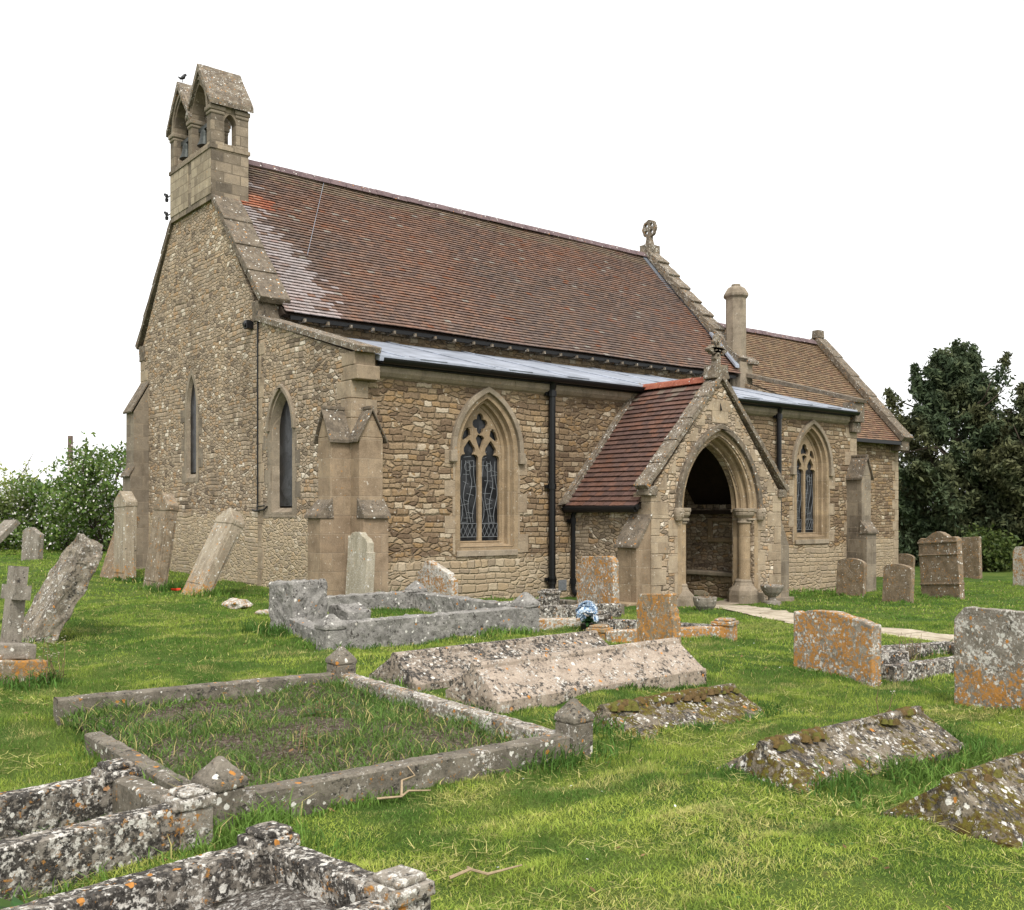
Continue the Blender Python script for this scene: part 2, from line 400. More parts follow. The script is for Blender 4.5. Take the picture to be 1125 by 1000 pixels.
def FX(X):   # 2D (Y, z) on planes of constant X, depth measured eastwards
    return lambda u, v, d: (X + d, u, v)
def FY(Y):   # 2D (X, z) on planes of constant Y, depth measured northwards
    return lambda u, v, d: (u, Y + d, v)

def arch(cx, hw, z0, zs, rise, n=12):
    """pointed arch outline, counter-clockwise from bottom left... bottom at z0, spring at zs"""
    Rr = (hw * hw + rise * rise) / (2 * hw)
    a = math.atan2(rise, Rr - hw)
    right = [(cx + hw - Rr + Rr * math.cos(a * i / n), zs + Rr * math.sin(a * i / n)) for i in range(n + 1)]
    left = [(2 * cx - u, v) for u, v in reversed(right[:-1])]
    pts = right + left
    if z0 is not None: pts = [(cx - hw, z0), (cx + hw, z0)] + pts
    return pts

# ------------------------------------------------------------------ the lie of the land
CP = [(0,0,-1.66),(3,-2,-1.66),(-2,4,-1.6),(2.5,4,-1.62),(5,2,-1.66),(8.2,24.2,-1.21),(8.2,18.1,-1.33),(7.5,14,-1.33),(12.4,14.0,-1.51),(12.5,12,-1.48),(14.6,11.6,-1.68),(16.2,12,-1.78),(13.5,9,-1.64),(10,9.2,-1.57),(20,14.0,-1.84),(23,14,-1.9),(31,17.5,-2.0),(10,32,-1.12),(2,22,-1.2),(-4,14,-1.3),(30,0,-1.9),(32,10,-1.98),(18,2,-1.8),(12,6,-1.68),(10,3,-1.68),(6,9,-1.52),(2,12,-1.42),(5,5,-1.61),(20,9,-1.78),(27,11,-1.92)]
def ground_s(X, Y):
    X = np.asarray(X, float); Y = np.asarray(Y, float)
    s = np.zeros_like(X); n = np.zeros_like(X)
    for a, b, c in CP:
        r = (X - a) ** 2 + (Y - b) ** 2
        ww = np.exp(-r / (2 * 2.4 ** 2)) + 2e-3 / (1 + r / 30) ** 2
        s += ww * c; n += ww
    return s / n
def hash2(i, j, seed):
    h = (i.astype(np.int64) * 374761393 + j.astype(np.int64) * 668265263 + seed * 974634777) & 0xffffffff
    h = ((h ^ (h >> 13)) * 1274126177) & 0xffffffff
    return ((h ^ (h >> 16)) & 0xffff) / 65535.0
def vnoise(x, y, seed=0):
    i = np.floor(x); j = np.floor(y); fx = x - i; fy = y - j
    fx = fx * fx * (3 - 2 * fx); fy = fy * fy * (3 - 2 * fy)
    i = i.astype(np.int64); j = j.astype(np.int64)
    a = hash2(i, j, seed); b = hash2(i + 1, j, seed); c = hash2(i, j + 1, seed); d = hash2(i + 1, j + 1, seed)
    return (a * (1 - fx) + b * fx) * (1 - fy) + (c * (1 - fx) + d * fx) * fy
def fbm(x, y, seed=0, o=3):
    s = 0; a = .5; t = 0
    for k in range(o):
        s = s + a * vnoise(x * 2 ** k, y * 2 ** k, seed + k); t += a; a *= .5
    return s / t
def lumps(X, Y):
    return (fbm(X * 1.1, Y * 1.1, 3, 2) - .5) * .10 + (fbm(X * 2.9 + .4 * Y, Y * 3.7, 5, 2) - .5) * .105
PATH = [(14.75, 12.0), (14.3, 10.9), (13.6, 9.6), (13.2, 8.4), (13.15, 6.6), (13.3, 4), (13.9, 0), (15, -8)]
def path_dist(X, Y):
    d = np.full(np.shape(X), 1e9)
    for (ax, ay), (bx, by) in zip(PATH[:-1], PATH[1:]):
        vx, vy = bx - ax, by - ay; t = np.clip(((X - ax) * vx + (Y - ay) * vy) / (vx * vx + vy * vy), 0, 1)
        d = np.minimum(d, np.hypot(X - ax - t * vx, Y - ay - t * vy))
    return d
def ground(X, Y):
    pd = path_dist(X, Y)
    fl = np.clip((pd - .45) / .5, 0, 1)
    return ground_s(X, Y) + lumps(X, Y) * (.15 + .85 * fl) - .035 * (1 - fl)
def gz(x, y): return float(ground(np.array([x], float), np.array([y], float))[0])

def mesh_np(name, verts, quads, mat, tint=None, parent=None, tris=None):
    me = bpy.data.meshes.new(name)
    nv = len(verts); nq = len(quads)
    k = quads.shape[1]
    me.vertices.add(nv); me.vertices.foreach_set("co", np.ascontiguousarray(verts, np.float32).ravel())
    me.loops.add(nq * k); me.loops.foreach_set("vertex_index", np.ascontiguousarray(quads, np.int32).ravel())
    me.polygons.add(nq); me.polygons.foreach_set("loop_start", np.arange(0, nq * k, k, dtype=np.int32))
    if tint is not None:
        at = me.color_attributes.new("tint", 'FLOAT_COLOR', 'POINT')
        at.data.foreach_set("color", np.ascontiguousarray(np.concatenate([tint, np.ones((nv, 1))], 1), np.float32).ravel())
    me.update(calc_edges=True); me.validate()
    me.materials.append(mat)
    o = bpy.data.objects.new(name, me); C.objects.link(o)
    if parent is not None:
        o.parent = parent; pw = Vector((0, 0, 0)); q = parent
        while q is not None: pw += q.location; q = q.parent
        o.location = -pw
    return o

def grid_mesh(name, xs, ys, zf, mat):
    X, Y = np.meshgrid(xs, ys); Z = zf(X, Y)
    v = np.stack([X, Y, Z], -1).reshape(-1, 3)
    nx, ny = len(xs), len(ys)
    i = (np.arange(ny - 1)[:, None] * nx + np.arange(nx - 1)[None]).ravel()
    q = np.stack([i, i + 1, i + nx + 1, i + nx], 1)
    o = mesh_np(name, v, q, mat)
    o.data.polygons.foreach_set("use_smooth", np.ones(len(q), bool))
    return o

k = NT("turf")
n1 = k.noise(k.pos, .9, 4); n2 = k.noise(k.pos, 7, 5, .7); n3 = k.noise(k.pos, 60, 4, .7)
c_ = k.mix(k.step(n1, .4, .62), (.052, .095, .017), (.092, .13, .026))
c_ = k.mix(k.step(n2, .56, .72, 0, .6), c_, (.13, .12, .04))
c_ = k.mix(.8, c_, k.ramp(n3, [(.3, (.45, .45, .45)), (.6, (1.25, 1.25, 1.25))]), 'MULTIPLY')
M['turf'] = k.done(c_, .95, k.bump(n3, .8, .03), .1)
xs = np.unique(np.concatenate([np.linspace(-300, -12, 12), np.arange(-12, 0, .5), np.arange(0, 16, .11), np.arange(16, 34, .3), np.linspace(34, 400, 20)]))
ys = np.unique(np.concatenate([np.linspace(-300, -6, 12), np.arange(-6, 1, .5), np.arange(1, 15, .11), np.arange(15, 30, .3), np.linspace(30, 400, 20)]))
o = grid_mesh("ground", xs, ys, ground, M['turf']); tag(o, kind='structure')
# path
k = NT("path_slabs")
vo = k.vor(k.mapv(k.pos, scale=(1.5, 1.3, 0)), 1.0, 'DISTANCE_TO_EDGE', .35, '2D')
n2 = k.noise(k.pos, 12, 5, .7)
c_ = k.mix(k.step(n2, .35, .65), (.36, .30, .22), (.50, .44, .34))
c_ = k.mix(k.step(k.noise(k.pos, 2.2, 4), .52, .7, 0, .55), c_, (.20, .16, .10))
c_ = k.mix(k.step(vo.outputs['Distance'], .035, .01), c_, (.12, .10, .06))
M['path'] = k.done(c_, .9, k.bump(n2, .4, .01), .2)
def ribbon(name, pts, hw, mat, dz):
    pv = []
    P_ = []
    for (a, b) in zip(pts[:-1], pts[1:]):
        for i in range(8): P_.append((a[0] + (b[0] - a[0]) * i / 8, a[1] + (b[1] - a[1]) * i / 8))
    P_.append(pts[-1]); m = MB()
    L_ = []; 
    for i, p in enumerate(P_):
        q0 = P_[max(i - 1, 0)]; q1 = P_[min(i + 1, len(P_) - 1)]
        dx, dy = q1[0] - q0[0], q1[1] - q0[1]; l = math.hypot(dx, dy); nx, ny = -dy / l, dx / l
        jj = hw * (1 + .10 * math.sin(i * 1.7) + .06 * math.sin(i * 4.1))
        row = [(p[0] + nx * jj * t, p[1] + ny * jj * t) for t in (-1, -.5, 0, .5, 1)]
        L_.append([(x, y, gz(x, y) + dz) for x, y in row])
    for r0, r1 in zip(L_[:-1], L_[1:]): m.strip(r0, r1)
    return m.build(name, mat)
tag(ribbon("path", PATH, .50, M['path'], .018), kind='structure')

# ------------------------------------------------------------------ the church
XW, YS, YN, YNS, XE = 8.22, 14.2, 23.95, 17.62, 22.64     # west face, aisle south face, nave north and south faces, aisle east end
YR = 20.79                                                 # ridge line
church = empty("church", "small brown limestone church with twin arched bellcote, tiled roofs and gabled south porch", "church", (15.0, 18.0, -1.5))

def arch_off(cx, hw, z0, zs, rise, d, n=12, dz0=0.0):
    Rr = (hw * hw + rise * rise) / (2 * hw); c = Rr - hw
    return arch(cx, hw - d, None if z0 is None else z0 + dz0, zs, math.sqrt(max((Rr - d) ** 2 - c * c, .0004)), n)

W1 = (10.97, .70, -.66, 1.12, 1.06)     # two-light windows: centre, half width, sill, springing, rise
W2 = (20.74, .70, -.62, 1.14, 1.04)
LA = (20.84, .36, .70, 2.25, .86)       # west lancets
LB = (16.65, .52, -.04, 1.52, .80)

# --- walls
m = MB()
m.prism([(YN, -2.4), (YN, 3.75), (21.85, 6.45), (19.68, 6.45), (YNS, 3.78), (YNS, 3.62), (YS, 2.62), (YS, -2.4)],
        [arch(*LA), arch(*LB)], FX(XW), 0, .5)
west = m.build("west_wall", M['rubble_w'], church)
m = MB()
m.prism([(XW + .5, -2.4), (XE, -2.4), (XE, 2.45), (XW + .5, 2.45)], [arch(*W1), arch(*W2), [(14.1, -2.2), (15.5, -2.2), (15.5, .4), (14.8, 1.0), (14.1, .4)]], FY(YS), 0, .5)
m.box(XW + .002, XW + .5, YS - .002, YS + .02, -2.4, 2.45)
south = m.build("aisle_wall", M['rubble_s'], church)
m = MB()
m.prism([(YS + .5, -2.4), (YS + .5, 2.5), (YNS, 3.7), (YNS, -2.4)], [], FX(XE - .45), 0, .45)
m.build("aisle_end_wall", M['rubble_s'], church)
m = MB()
m.box(XW + .5, 22.3, YNS, YNS + .45, -2.4, 3.86)
m.box(XW + .5, 22.3, YN - .45, YN, -2.4, 3.86)
m.prism([(YNS, -2.4), (YN, -2.4), (YN, 3.8), (YR, 7.55), (YNS, 3.8)], [], FX(21.85), 0, .45)
m.build("nave_wall", M['rubble_s'], church)
m = MB()
m.box(22.3, 31.0, 17.9, 18.3, -2.5, 2.5)
m.box(22.3, 31.0, 23.3, 23.7, -2.5, 2.5)
m.prism([(18.3, -2.5), (23.3, -2.5), (23.3, 2.43), (23.95, 2.43), (YR, 6.12), (17.58, 2.43), (18.3, 2.43)], [], FX(30.52), 0, .45)
m.build("chancel_wall", M['rubble_s'], church)
m = MB(); m.box(9.2, 21.4, 15.0, 23.0, 2.0, 2.05); m.box(9.2, 21.4, 15.2, 15.25, -2, 2.0); m.box(9.2, 9.25, 15.2, 23, -2, 2.0)
m.build("inner_lining", M['inside'], church)

# --- quoins: alternating long and short dressed blocks wrapped round a corner
def quoin_blocks(m, xc, yc, sx, sy, z0, z1, h=.30, lx=(.52, .30), ly=(.30, .52)):
    z = z0; i = 0
    while z < z1 - .05:
        hh = min(h * random.uniform(.82, 1.15), z1 - z); a = lx[i % 2] * random.uniform(.85, 1.1); b = ly[i % 2] * random.uniform(.85, 1.1)
        e = .008 + random.uniform(0, .004)
        xs_ = sorted((xc - sx * e, xc + sx * a)); ys_ = sorted((yc - sy * e, yc + sy * b))
        m.box(xs_[0], xs_[1], ys_[0], ys_[1], z + .006, z + hh - .006)
        z += hh; i += 1
m = MB(); quoin_blocks(m, XW, YS, 1, 1, -1.9, 2.28); m.build('corner_quoin', M['ashlar_pale'], church, bevel=.008); m = MB(); quoin_blocks(m, XW, YNS, 1, -1, -1.9, 3.2, .42, (.05, .05), (.26, .16))
m.build('corner_quoin', M['ashlar_pale'], church, bevel=.008); m = MB(); quoin_blocks(m, XW, YN, 1, -1, 2.2, 3.7)
m.build("corner_quoin", M['ashlar_pale'], church, bevel=.008)
m = MB(); quoin_blocks(m, XE, YS, -1, 1, -2.2, 2.3); m.build('corner_quoin', M['ashlar_pale'], church, bevel=.008); m = MB(); quoin_blocks(m, 31.0, 17.9, -1, 1, -2.4, 2.3, .34, (.34, .22), (.3, .5))
m.build("corner_quoin", M['ashlar_pale'], church, bevel=.008)
m = MB(); m.box(XW - .012, XW + .42, YS - .20, YS + .25, 2.17, 2.40); m.box(XW - .010, XW + .38, YS - .12, YS + .3, 2.405, 2.62)
m.build("kneeler", M['ashlar_pale'], church, bevel=.015)

# --- windows
def frame_mesh(prm, fn, prof, mat, name, parent, ring=.12):
    cx, hw, z0, zs, rise = prm
    m = MB()
    outer = arch(cx, hw, z0, zs, rise); inner = arch_off(cx, hw, z0, zs, rise, ring, dz0=ring * .9)
    m.prism(outer, [inner], fn, -.010, .06)
    prev = None
    for d, dep, dz in prof:
        ring_ = [fn(u, v, dep) for u, v in arch_off(cx, hw, z0, zs, rise, d, dz0=dz)]
        if prev: m.strip(prev, ring_, True)
        prev = ring_
    return m.build(name, mat, parent)

def surround_blocks(prm, fn, mat, par):
    """long and short dressed jamb stones flush with the rubble"""
    cx, hw, z0, zs, rise = prm
    for s in (-1, 1):
        m = MB(); z = z0 - .02; i = 0 if s < 0 else 1
        while z < zs:
            h = min(random.uniform(.26, .40), zs - z + .01); l = (.05, .22)[i % 2] * random.uniform(.8, 1.2)
            a = cx + s * (hw - .004); b = cx + s * (hw + l)
            u0, u1 = min(a, b), max(a, b)
            m.prism([(u0, z + .004), (u1, z + .004), (u1, z + h - .004), (u0, z + h - .004)], [], fn, -.007, .05)
            z += h; i += 1
        m.build('jamb_stone', mat, par)

def light_hole(cx, hw, z0, zs):
    L_ = [(hw, z0), (hw, zs - .06), (hw * .96, zs), (hw * .80, zs + .035), (hw * .46, zs + .05), (hw * .62, zs + .10), (hw * .60, zs + .16), (hw * .36, zs + .22), (.012, zs + .30)]
    return [(cx + a, b) for a, b in L_] + [(cx - a, b) for a, b in reversed(L_)]
def lobes(cx, cz, r, n=4, rot=0, k=40, depth=.32):
    return [(cx + r * (1 - depth + depth * abs(math.cos(n * .5 * (t - rot)))) * math.cos(t), cz + r * (1 - depth + depth * abs(math.cos(n * .5 * (t - rot)))) * math.sin(t)) for t in [2 * math.pi * i / k for i in range(k)]]

def two_light(prm, circle=False):
    cx, hw, z0, zs, rise = prm
    fn = FY(YS)
    prof = [(.10, .0, .10), (.12, .07, .12), (.165, .085, .13), (.175, .17, .15), (.225, .185, .16), (.24, .27, .18)]
    win = frame_mesh(prm, fn, prof, M['dressed'], "traceried_window", church, .10)
    m = MB()        # hood mould over the arch
    o_ = arch_off(cx, hw, None, zs - .02, rise, -.105); i_ = arch_off(cx, hw, None, zs - .02, rise, -.01); i2 = arch_off(cx, hw, None, zs - .02, rise, -.055)
    ring = [(u, v) for u, v in o_] + [(u, v) for u, v in reversed(i_)]
    m.prism(ring, [], fn, -.075, .02)
    for s in (-1, 1): m.prism([(cx + s * (hw + .0), zs - .20), (cx + s * (hw + .135), zs - .20), (cx + s * (hw + .135), zs), (cx + s * (hw + .0), zs)], [], fn, -.085, .02)
    m.build("hood_mould", M['dressed_grey'], win, bevel=.012)
    surround_blocks(prm, fn, M['ashlar_pale'], win)
    m = MB(); zb = z0 + .03
    m.add([fn(cx - hw + .02, zb - .09, -.035), fn(cx + hw - .02, zb - .09, -.035), fn(cx + hw - .02, zb, -.03), fn(cx - hw + .02, zb, -.03), fn(cx - hw + .1, zb + .15, .27), fn(cx + hw - .1, zb + .15, .27),
           fn(cx - hw + .02, zb - .09, .1), fn(cx + hw - .02, zb - .09, .1)],
          [(0, 1, 2, 3), (3, 2, 5, 4), (0, 6, 7, 1), (0, 3, 4, 6), (1, 7, 5, 2), (6, 4, 5, 7)])
    m.build("sill", M['dressed_grey'], win)
    # tracery
    g = .235; hi = hw - g; R_ = (hw * hw + rise * rise) / (2 * hw); rr = math.sqrt((R_ - g) ** 2 - (R_ - hw) ** 2)
    zb2 = z0 + .17; lc = hi * .515; lh = hi * .43; zl = zs - .09
    m = MB()
    holes = [light_hole(cx - lc, lh, zb2 + .03, zl), light_hole(cx + lc, lh, zb2 + .03, zl)]
    if circle: holes += [lobes(cx, zs + rr * .52, .155, 3, math.pi / 2)]
    else: holes += [[(a, (b - zs - rr * .64) * 1.12 + zs + rr * .64) for a, b in lobes(cx, zs + rr * .64, .168, 4, 0, depth=.40)]]
    e = .055
    for s in (-1, 1):
        holes.append([(cx + s * a, zs + b) for a, b in ((.215, .30), (.31, .235), (.385, .20), (.395, .245), (.35, .36), (.29, .42), (.235, .40))])
    holes.append([(cx, zs + .01), (cx + .05, zs + .13), (cx + .095, zs + .25), (cx + .05, zs + .31), (cx, zs + .335), (cx - .05, zs + .31), (cx - .095, zs + .25), (cx - .05, zs + .13)])
    m.prism(arch(cx, hi + .01, zb2, zs, rr + .01), holes, fn, .20, .30)
    m.build("tracery", M['dressed'], win, bevel=.014)
    m = MB(); m.prism(arch(cx, hi + .02, zb2 - .02, zs, rr + .02), [], fn, .262, .29)
    gl = m.build("glass", M['glass'], win)
    m = MB()
    rr_ = random.Random(int(cx * 10))
    for s in (-1, 1):
        c0 = cx + s * lc
        z = zb2 + .06
        for zz in (zb2 + .10, zb2 + .34): m.tube([fn(c0 - lh, zz, .258), fn(c0 + lh, zz, .258)], .006, 5)
        for a in range(5):      # diapered panel at the foot
            x0 = c0 - lh + a * lh * .5
            for sg in (-1, 1):
                m.tube([fn(x0, zb2 + .11, .258), fn(min(max(x0 + sg * lh * .6, c0 - lh), c0 + lh), zb2 + .33, .258)], .004, 4)
        for b in range(4):      # a draped figure under a canopy
            x0 = c0 + lh * (-.75 + .5 * b); pts = []
            for i in range(10): pts.append(fn(x0 + lh * .22 * math.sin(i * .9 + b * 1.3) * (1 if i < 7 else .4), zb2 + .36 + i * (zl - zb2 - .42) / 9, .258))
            m.tube(pts, .006, 5)
        zz = zb2 + .36
        while zz < zl + .1:
            x0 = rr_.uniform(-1, .2) * lh; x1 = x0 + rr_.uniform(.5, 1.0) * lh
            m.tube([fn(c0 + x0, zz, .258), fn(c0 + min(x1, lh), zz + rr_.uniform(-.05, .05), .258)], .005, 4); zz += rr_.uniform(.07, .13)
        m.tube([fn(c0 + .35 * lh * math.cos(t), zl - .17 + .075 * math.sin(t), .258) for t in [i * math.pi / 6 for i in range(13)]], .005, 4)
    m.build("leading", M['came'], win)
    return win
two_light(W1); two_light(W2, True)

def lancet(prm, hood):
    cx, hw, z0, zs, rise = prm
    fn = FX(XW)
    r0 = .10
    g = r0 + (.03 if hw < .4 else .07); gd = .075 if hw < .4 else .14
    prof = [(r0, .0, .09), (r0 + .012, .03, .10), (g, gd, .17)]
    win = frame_mesh(prm, fn, prof, M['dressed_grey'], "lancet_window", church, r0)
    R_ = (hw * hw + rise * rise) / (2 * hw); rr = math.sqrt((R_ - g) ** 2 - (R_ - hw) ** 2)
    m = MB(); m.prism(arch(cx, hw - g + .02, z0 + .2, zs, rr + .02), [], fn, gd - .008, gd + .05); m.build("glass", M['glass'], win)
    surround_blocks(prm, fn, M['ashlar_grey'], win)
    if hood:
        m = MB(); o_ = arch_off(cx, hw, None, zs, rise, -.03); i_ = arch_off(cx, hw, None, zs, rise, .05)
        m.prism(o_ + list(reversed(i_)), [], fn, -.055, .02); m.build("hood_mould", M['dressed_grey'], win, bevel=.012)
lancet(LA, False); lancet(LB, True)

# --- buttresses
def buttress(ax, a0, a1, base, p_up, p_low, z_low, z_top, z_gab, sgn, mat, gablet=True, cop=None):
    """ax 'X': projects along X; a0..a1 is its width on the other axis; base plane; p = projection"""
    m = MB()
    def T(d, w_, z): return (base + sgn * d, w_, z) if ax == 'X' else (w_, base + sgn * d, z)
    def blk(d0, d1, w0, w1, z0, z1):
        a = T(d0, w0, z0); b = T(d1, w1, z1)
        m.box(min(a[0], b[0]), max(a[0], b[0]), min(a[1], b[1]), max(a[1], b[1]), z0, z1)
    blk(-.02, p_low, a0, a1, -2.4, z_low); blk(-.02, p_up, a0 + .012, a1 - .012, z_low, z_top)
    if gablet:
        am = (a0 + a1) / 2
        pr = [T(-.02, a0 + .012, z_top), T(-.02, a1 - .012, z_top), T(-.02, am, z_gab), T(p_up, a0 + .012, z_top), T(p_up, a1 - .012, z_top), T(p_up, am, z_gab)]
        m.add(pr, [(0, 1, 2), (3, 5, 4), (0, 3, 4, 1), (1, 4, 5, 2), (0, 2, 5, 3)])
    o = m.build("buttress", mat, church, bevel=.012)
    c = MB()
    hs = .30       # weathered offset between the stages
    q = [T(p_up - .03, a0 - .02, z_low + hs), T(p_up - .03, a1 + .02, z_low + hs), T(p_low + .05, a0 - .02, z_low + .02), T(p_low + .05, a1 + .02, z_low + .02), T(p_low + .05, a0 - .02, z_low - .035), T(p_low + .05, a1 + .02, z_low - .035), T(-.02 + p_up - .03, a0 - .02, z_low - .035), T(-.02 + p_up - .03, a1 + .02, z_low - .035)]
    c.add(q, [(0, 1, 3, 2), (2, 3, 5, 4), (4, 5, 7, 6), (6, 7, 1, 0), (0, 2, 4, 6), (1, 7, 5, 3)])
    c.build("weathering", M['coping_dark'], o, bevel=.01)
    if gablet:
        c = MB(); am = (a0 + a1) / 2
        for s, ae in ((-1, a0), (1, a1)):
            e = ae + s * .05; sl = (z_gab - z_top) / (abs(am - ae)); ze = z_top - .05 * sl
            t = .055
            q = [T(-.02, am, z_gab + t), T(p_up + .05, am, z_gab + t), T(-.02, e, ze + t), T(p_up + .05, e, ze + t), T(-.02, am, z_gab), T(p_up + .05, am, z_gab), T(-.02, e, ze), T(p_up + .05, e, ze)]
            c.add(q, [(0, 1, 3, 2), (4, 6, 7, 5), (0, 4, 5, 1), (2, 3, 7, 6), (0, 2, 6, 4), (1, 5, 7, 3)])
        a = T(-.02, am - .03, z_gab + .02); b = T(p_up + .04, am + .03, z_gab + .10)
        c.box(min(a[0], b[0]), max(a[0], b[0]), min(a[1], b[1]), max(a[1], b[1]), z_gab + .03, z_gab + .085)
        c.build("gablet", M['coping_dark'], o, bevel=.01)
    return o
buttress('X', 14.2, 14.63, XW, .37, .55, -.02, 1.24, 1.66, -1, M['ashlar'])
buttress('Y', 8.20, 8.66, YS, .27, .42, -.02, 1.24, 1.66, -1, M['ashlar'])
buttress('Y', 22.20, 22.63, YS, .42, .56, -.42, .96, 1.40, -1, M['ashlar_grey'])
# north-west buttress with a plain sloping head
m = MB()
m.prism([(0, -2.2), (-.42, -2.2), (-.42, .90), (-.34, 1.06), (-.34, 2.36), (0.02, 3.02), (.02, -2.2)], [], lambda u, v, d: (XW + u, 23.42 + d, v), 0, .52)
nb = m.build("buttress", M['ashlar_grey'], church, bevel=.012)
m = MB(); m.prism([(-.40, 2.34), (.01, 3.06), (.01, 3.12), (-.42, 2.38)], [], lambda u, v, d: (XW + u, 23.40 + d, v), 0, .56)
m.build('weathering', M['coping_dark'], nb, bevel=.008); m = MB(); m.prism([(-.46, .86), (-.33, 1.10), (-.33, 1.14), (-.48, .90)], [], lambda u, v, d: (XW + u, 23.40 + d, v), 0, .56)
m.build("weathering", M['coping_dark'], nb, bevel=.008)

# --- tiled roofs: every tile a slip of clay of its own tilt, laid in broken bond
def tile_slope(p0, along, down, L_, S_, gauge, tw, tint, skip=None):
    p0 = Vector(p0); along = Vector(along).normalized(); down = Vector(down).normalized(); nrm = along.cross(down)
    if nrm.z < 0: nrm = -nrm
    m = MB(); rows = int(S_ / gauge)
    for r in range(rows):
        s0 = S_ - (r + 1) * gauge; s1 = s0 + gauge * 1.25
        if s0 < -.02: break
        off = (r % 2) * tw * .5
        n_ = int(L_ / tw) + 2
        sag = .006 * math.sin(r * .7)
        for i in range(n_):
            a0 = i * tw - off + random.uniform(-.004, .004); a1 = a0 + tw - .003
            a0 = max(a0, 0); a1 = min(a1, L_)
            if a1 - a0 < .02: continue
            j = random.uniform(-.003, .003); ds = random.uniform(-.002, .002)
            lift0 = .004; lift1 = .040 + random.uniform(-.002, .004); th = .018
            wav = .012 * math.sin((a0 + s0 * .6) * 1.3) + .010 * math.sin(a0 * .55 + 1)
            def P(a, s, h): return p0 + along * a + down * (s + ds) + nrm * (h + wav)
            q = [P(a0, s0, lift0), P(a1, s0, lift0), P(a1, s1, lift1 + j), P(a0, s1, lift1 - j), P(a1, s1, lift1 + j - th), P(a0, s1, lift1 - j - th), P(a1, s0, lift0 - th), P(a0, s0, lift0 - th)]
            m.add(q, [(0, 3, 2, 1), (3, 5, 4, 2), (1, 2, 4, 6), (0, 7, 5, 3)], tint((a0 + a1) / 2, s0))
    return m
def pick(pal): 
    c = random.choice(pal); f = random.uniform(.86, 1.14); return tuple(v * f for v in c)
PN = [(.166, .107, .084), (.178, .114, .086), (.152, .102, .083), (.186, .118, .087), (.165, .112, .090), (.190, .110, .078), (.146, .100, .083)]
def tint_nave(a, s):
    c = pick(PN)
    v = float(fbm(np.array([a * .45]), np.array([s * .8]), 21, 3)[0])
    if v > .58: c = tuple(x * y for x, y in zip(c, (.90, .97, 1.0)))
    if v < .40: c = tuple(x * y for x, y in zip(c, (1.08, 1.0, .95)))
    if random.random() < .012: c = (.19, .085, .05)
    if s < .45 and random.random() < .8: c = tuple(x * .5 + y * .5 for x, y in zip(c, (.19, .155, .105)))      # yellow-grey lichen under the ridge
    if random.random() < .012: c = (.23, .20, .17)
    # lime run-off beside the west coping, and a patch of new tiles
    edge = .30 + .14 * math.sin(s * 2.1) + s * .17 + random.uniform(-.40, .34)
    if s > .5 and a < edge:
        g = random.uniform(.35, .6) if a > edge - .5 - s * .08 else random.uniform(.15, .35)
        c = tuple(x * (1 - g) + y * g for x, y in zip(c, (.46, .42, .42)))
    if (1.25 < s < 1.75 and a < .95 - abs(s - 1.5) + random.uniform(-.1, .1)) or (.62 < s < .95 and a < .30): c = pick([(.33, .13, .075), (.27, .10, .06), (.36, .18, .12)])
    return c
def tint_chancel(a, s):
    c = pick([(.19, .132, .082), (.21, .145, .09), (.165, .115, .078), (.225, .155, .092), (.19, .118, .075)])
    if s > 3.4: c = tuple(x * y for x, y in zip(c, (.92, .84, .86)))
    return c
def tint_porch(a, s): 
    c = pick([(.118, .068, .053), (.106, .062, .051), (.13, .071, .054), (.098, .06, .05), (.138, .07, .049)])
    if s < .5 and random.random() < .12: c = (.15, .115, .09)
    return c
ez, rz = 3.80, 7.66
sl_ = math.hypot(YR - 17.30, rz - ez)
m = tile_slope((8.62, YR, rz), (1, 0, 0), (0, 17.30 - YR, ez - rz), 21.98 - 8.62, sl_, .098, .165, tint_nave)
nave_roof = m.build("nave_roof", M['tile'], church)
m = MB()
m.prism([(YR, rz - .05), (17.34, ez - .04), (17.5, ez - .07), (YR, rz - .2), (24.1, ez - .07), (24.25, ez - .04)], [], FX(8.6), 0, 13.4)
m.prism([(YR, rz + .0), (24.3, ez), (24.28, ez - .03), (YR, rz - .04)], [], FX(8.62), 0, 13.36)
m.build("roof_boarding", M['wood'], nave_roof)
def ridge_run(x0, x1, y, z, mat, parent, step=.42):
    m = MB(); x = x0
    while x < x1 - .03:
        e = min(x + step, x1) - .012; j = random.uniform(-.006, .006)
        prof = [(-.155, -.115), (-.10, -.02), (-.04, .035), (0, .05), (.04, .035), (.10, -.02), (.155, -.115), (.13, -.125), (0, .02), (-.13, -.125)]
        m.prism([(y + a, z + b + j) for a, b in prof], [], FX(x), 0, e - x); x += step
    return m.build("ridge_tile", mat, parent)
ridge_run(8.9, 21.98, YR, rz + .07, M['ridge'], nave_roof)
m = MB()        # eaves: gutter-less dark fascia and rafter feet
m.box(8.75, 21.9, 17.36, 17.41, ez - .12, ez - .03)
m.build("eaves_board", M['iron'], nave_roof)
for i in range(26):
    m = MB(); x = 9.0 + i * .5; m.box(x, x + .045, 17.30, 17.63, ez - .145, ez - .085); m.build("rafter_foot", M['coping'], nave_roof)
m = MB(); m.tube([(11.25, YR - .12, rz - .05), (9.75, 18.6, 5.30)], .005, 5); m.build("stay_wire", M['lead'], nave_roof)

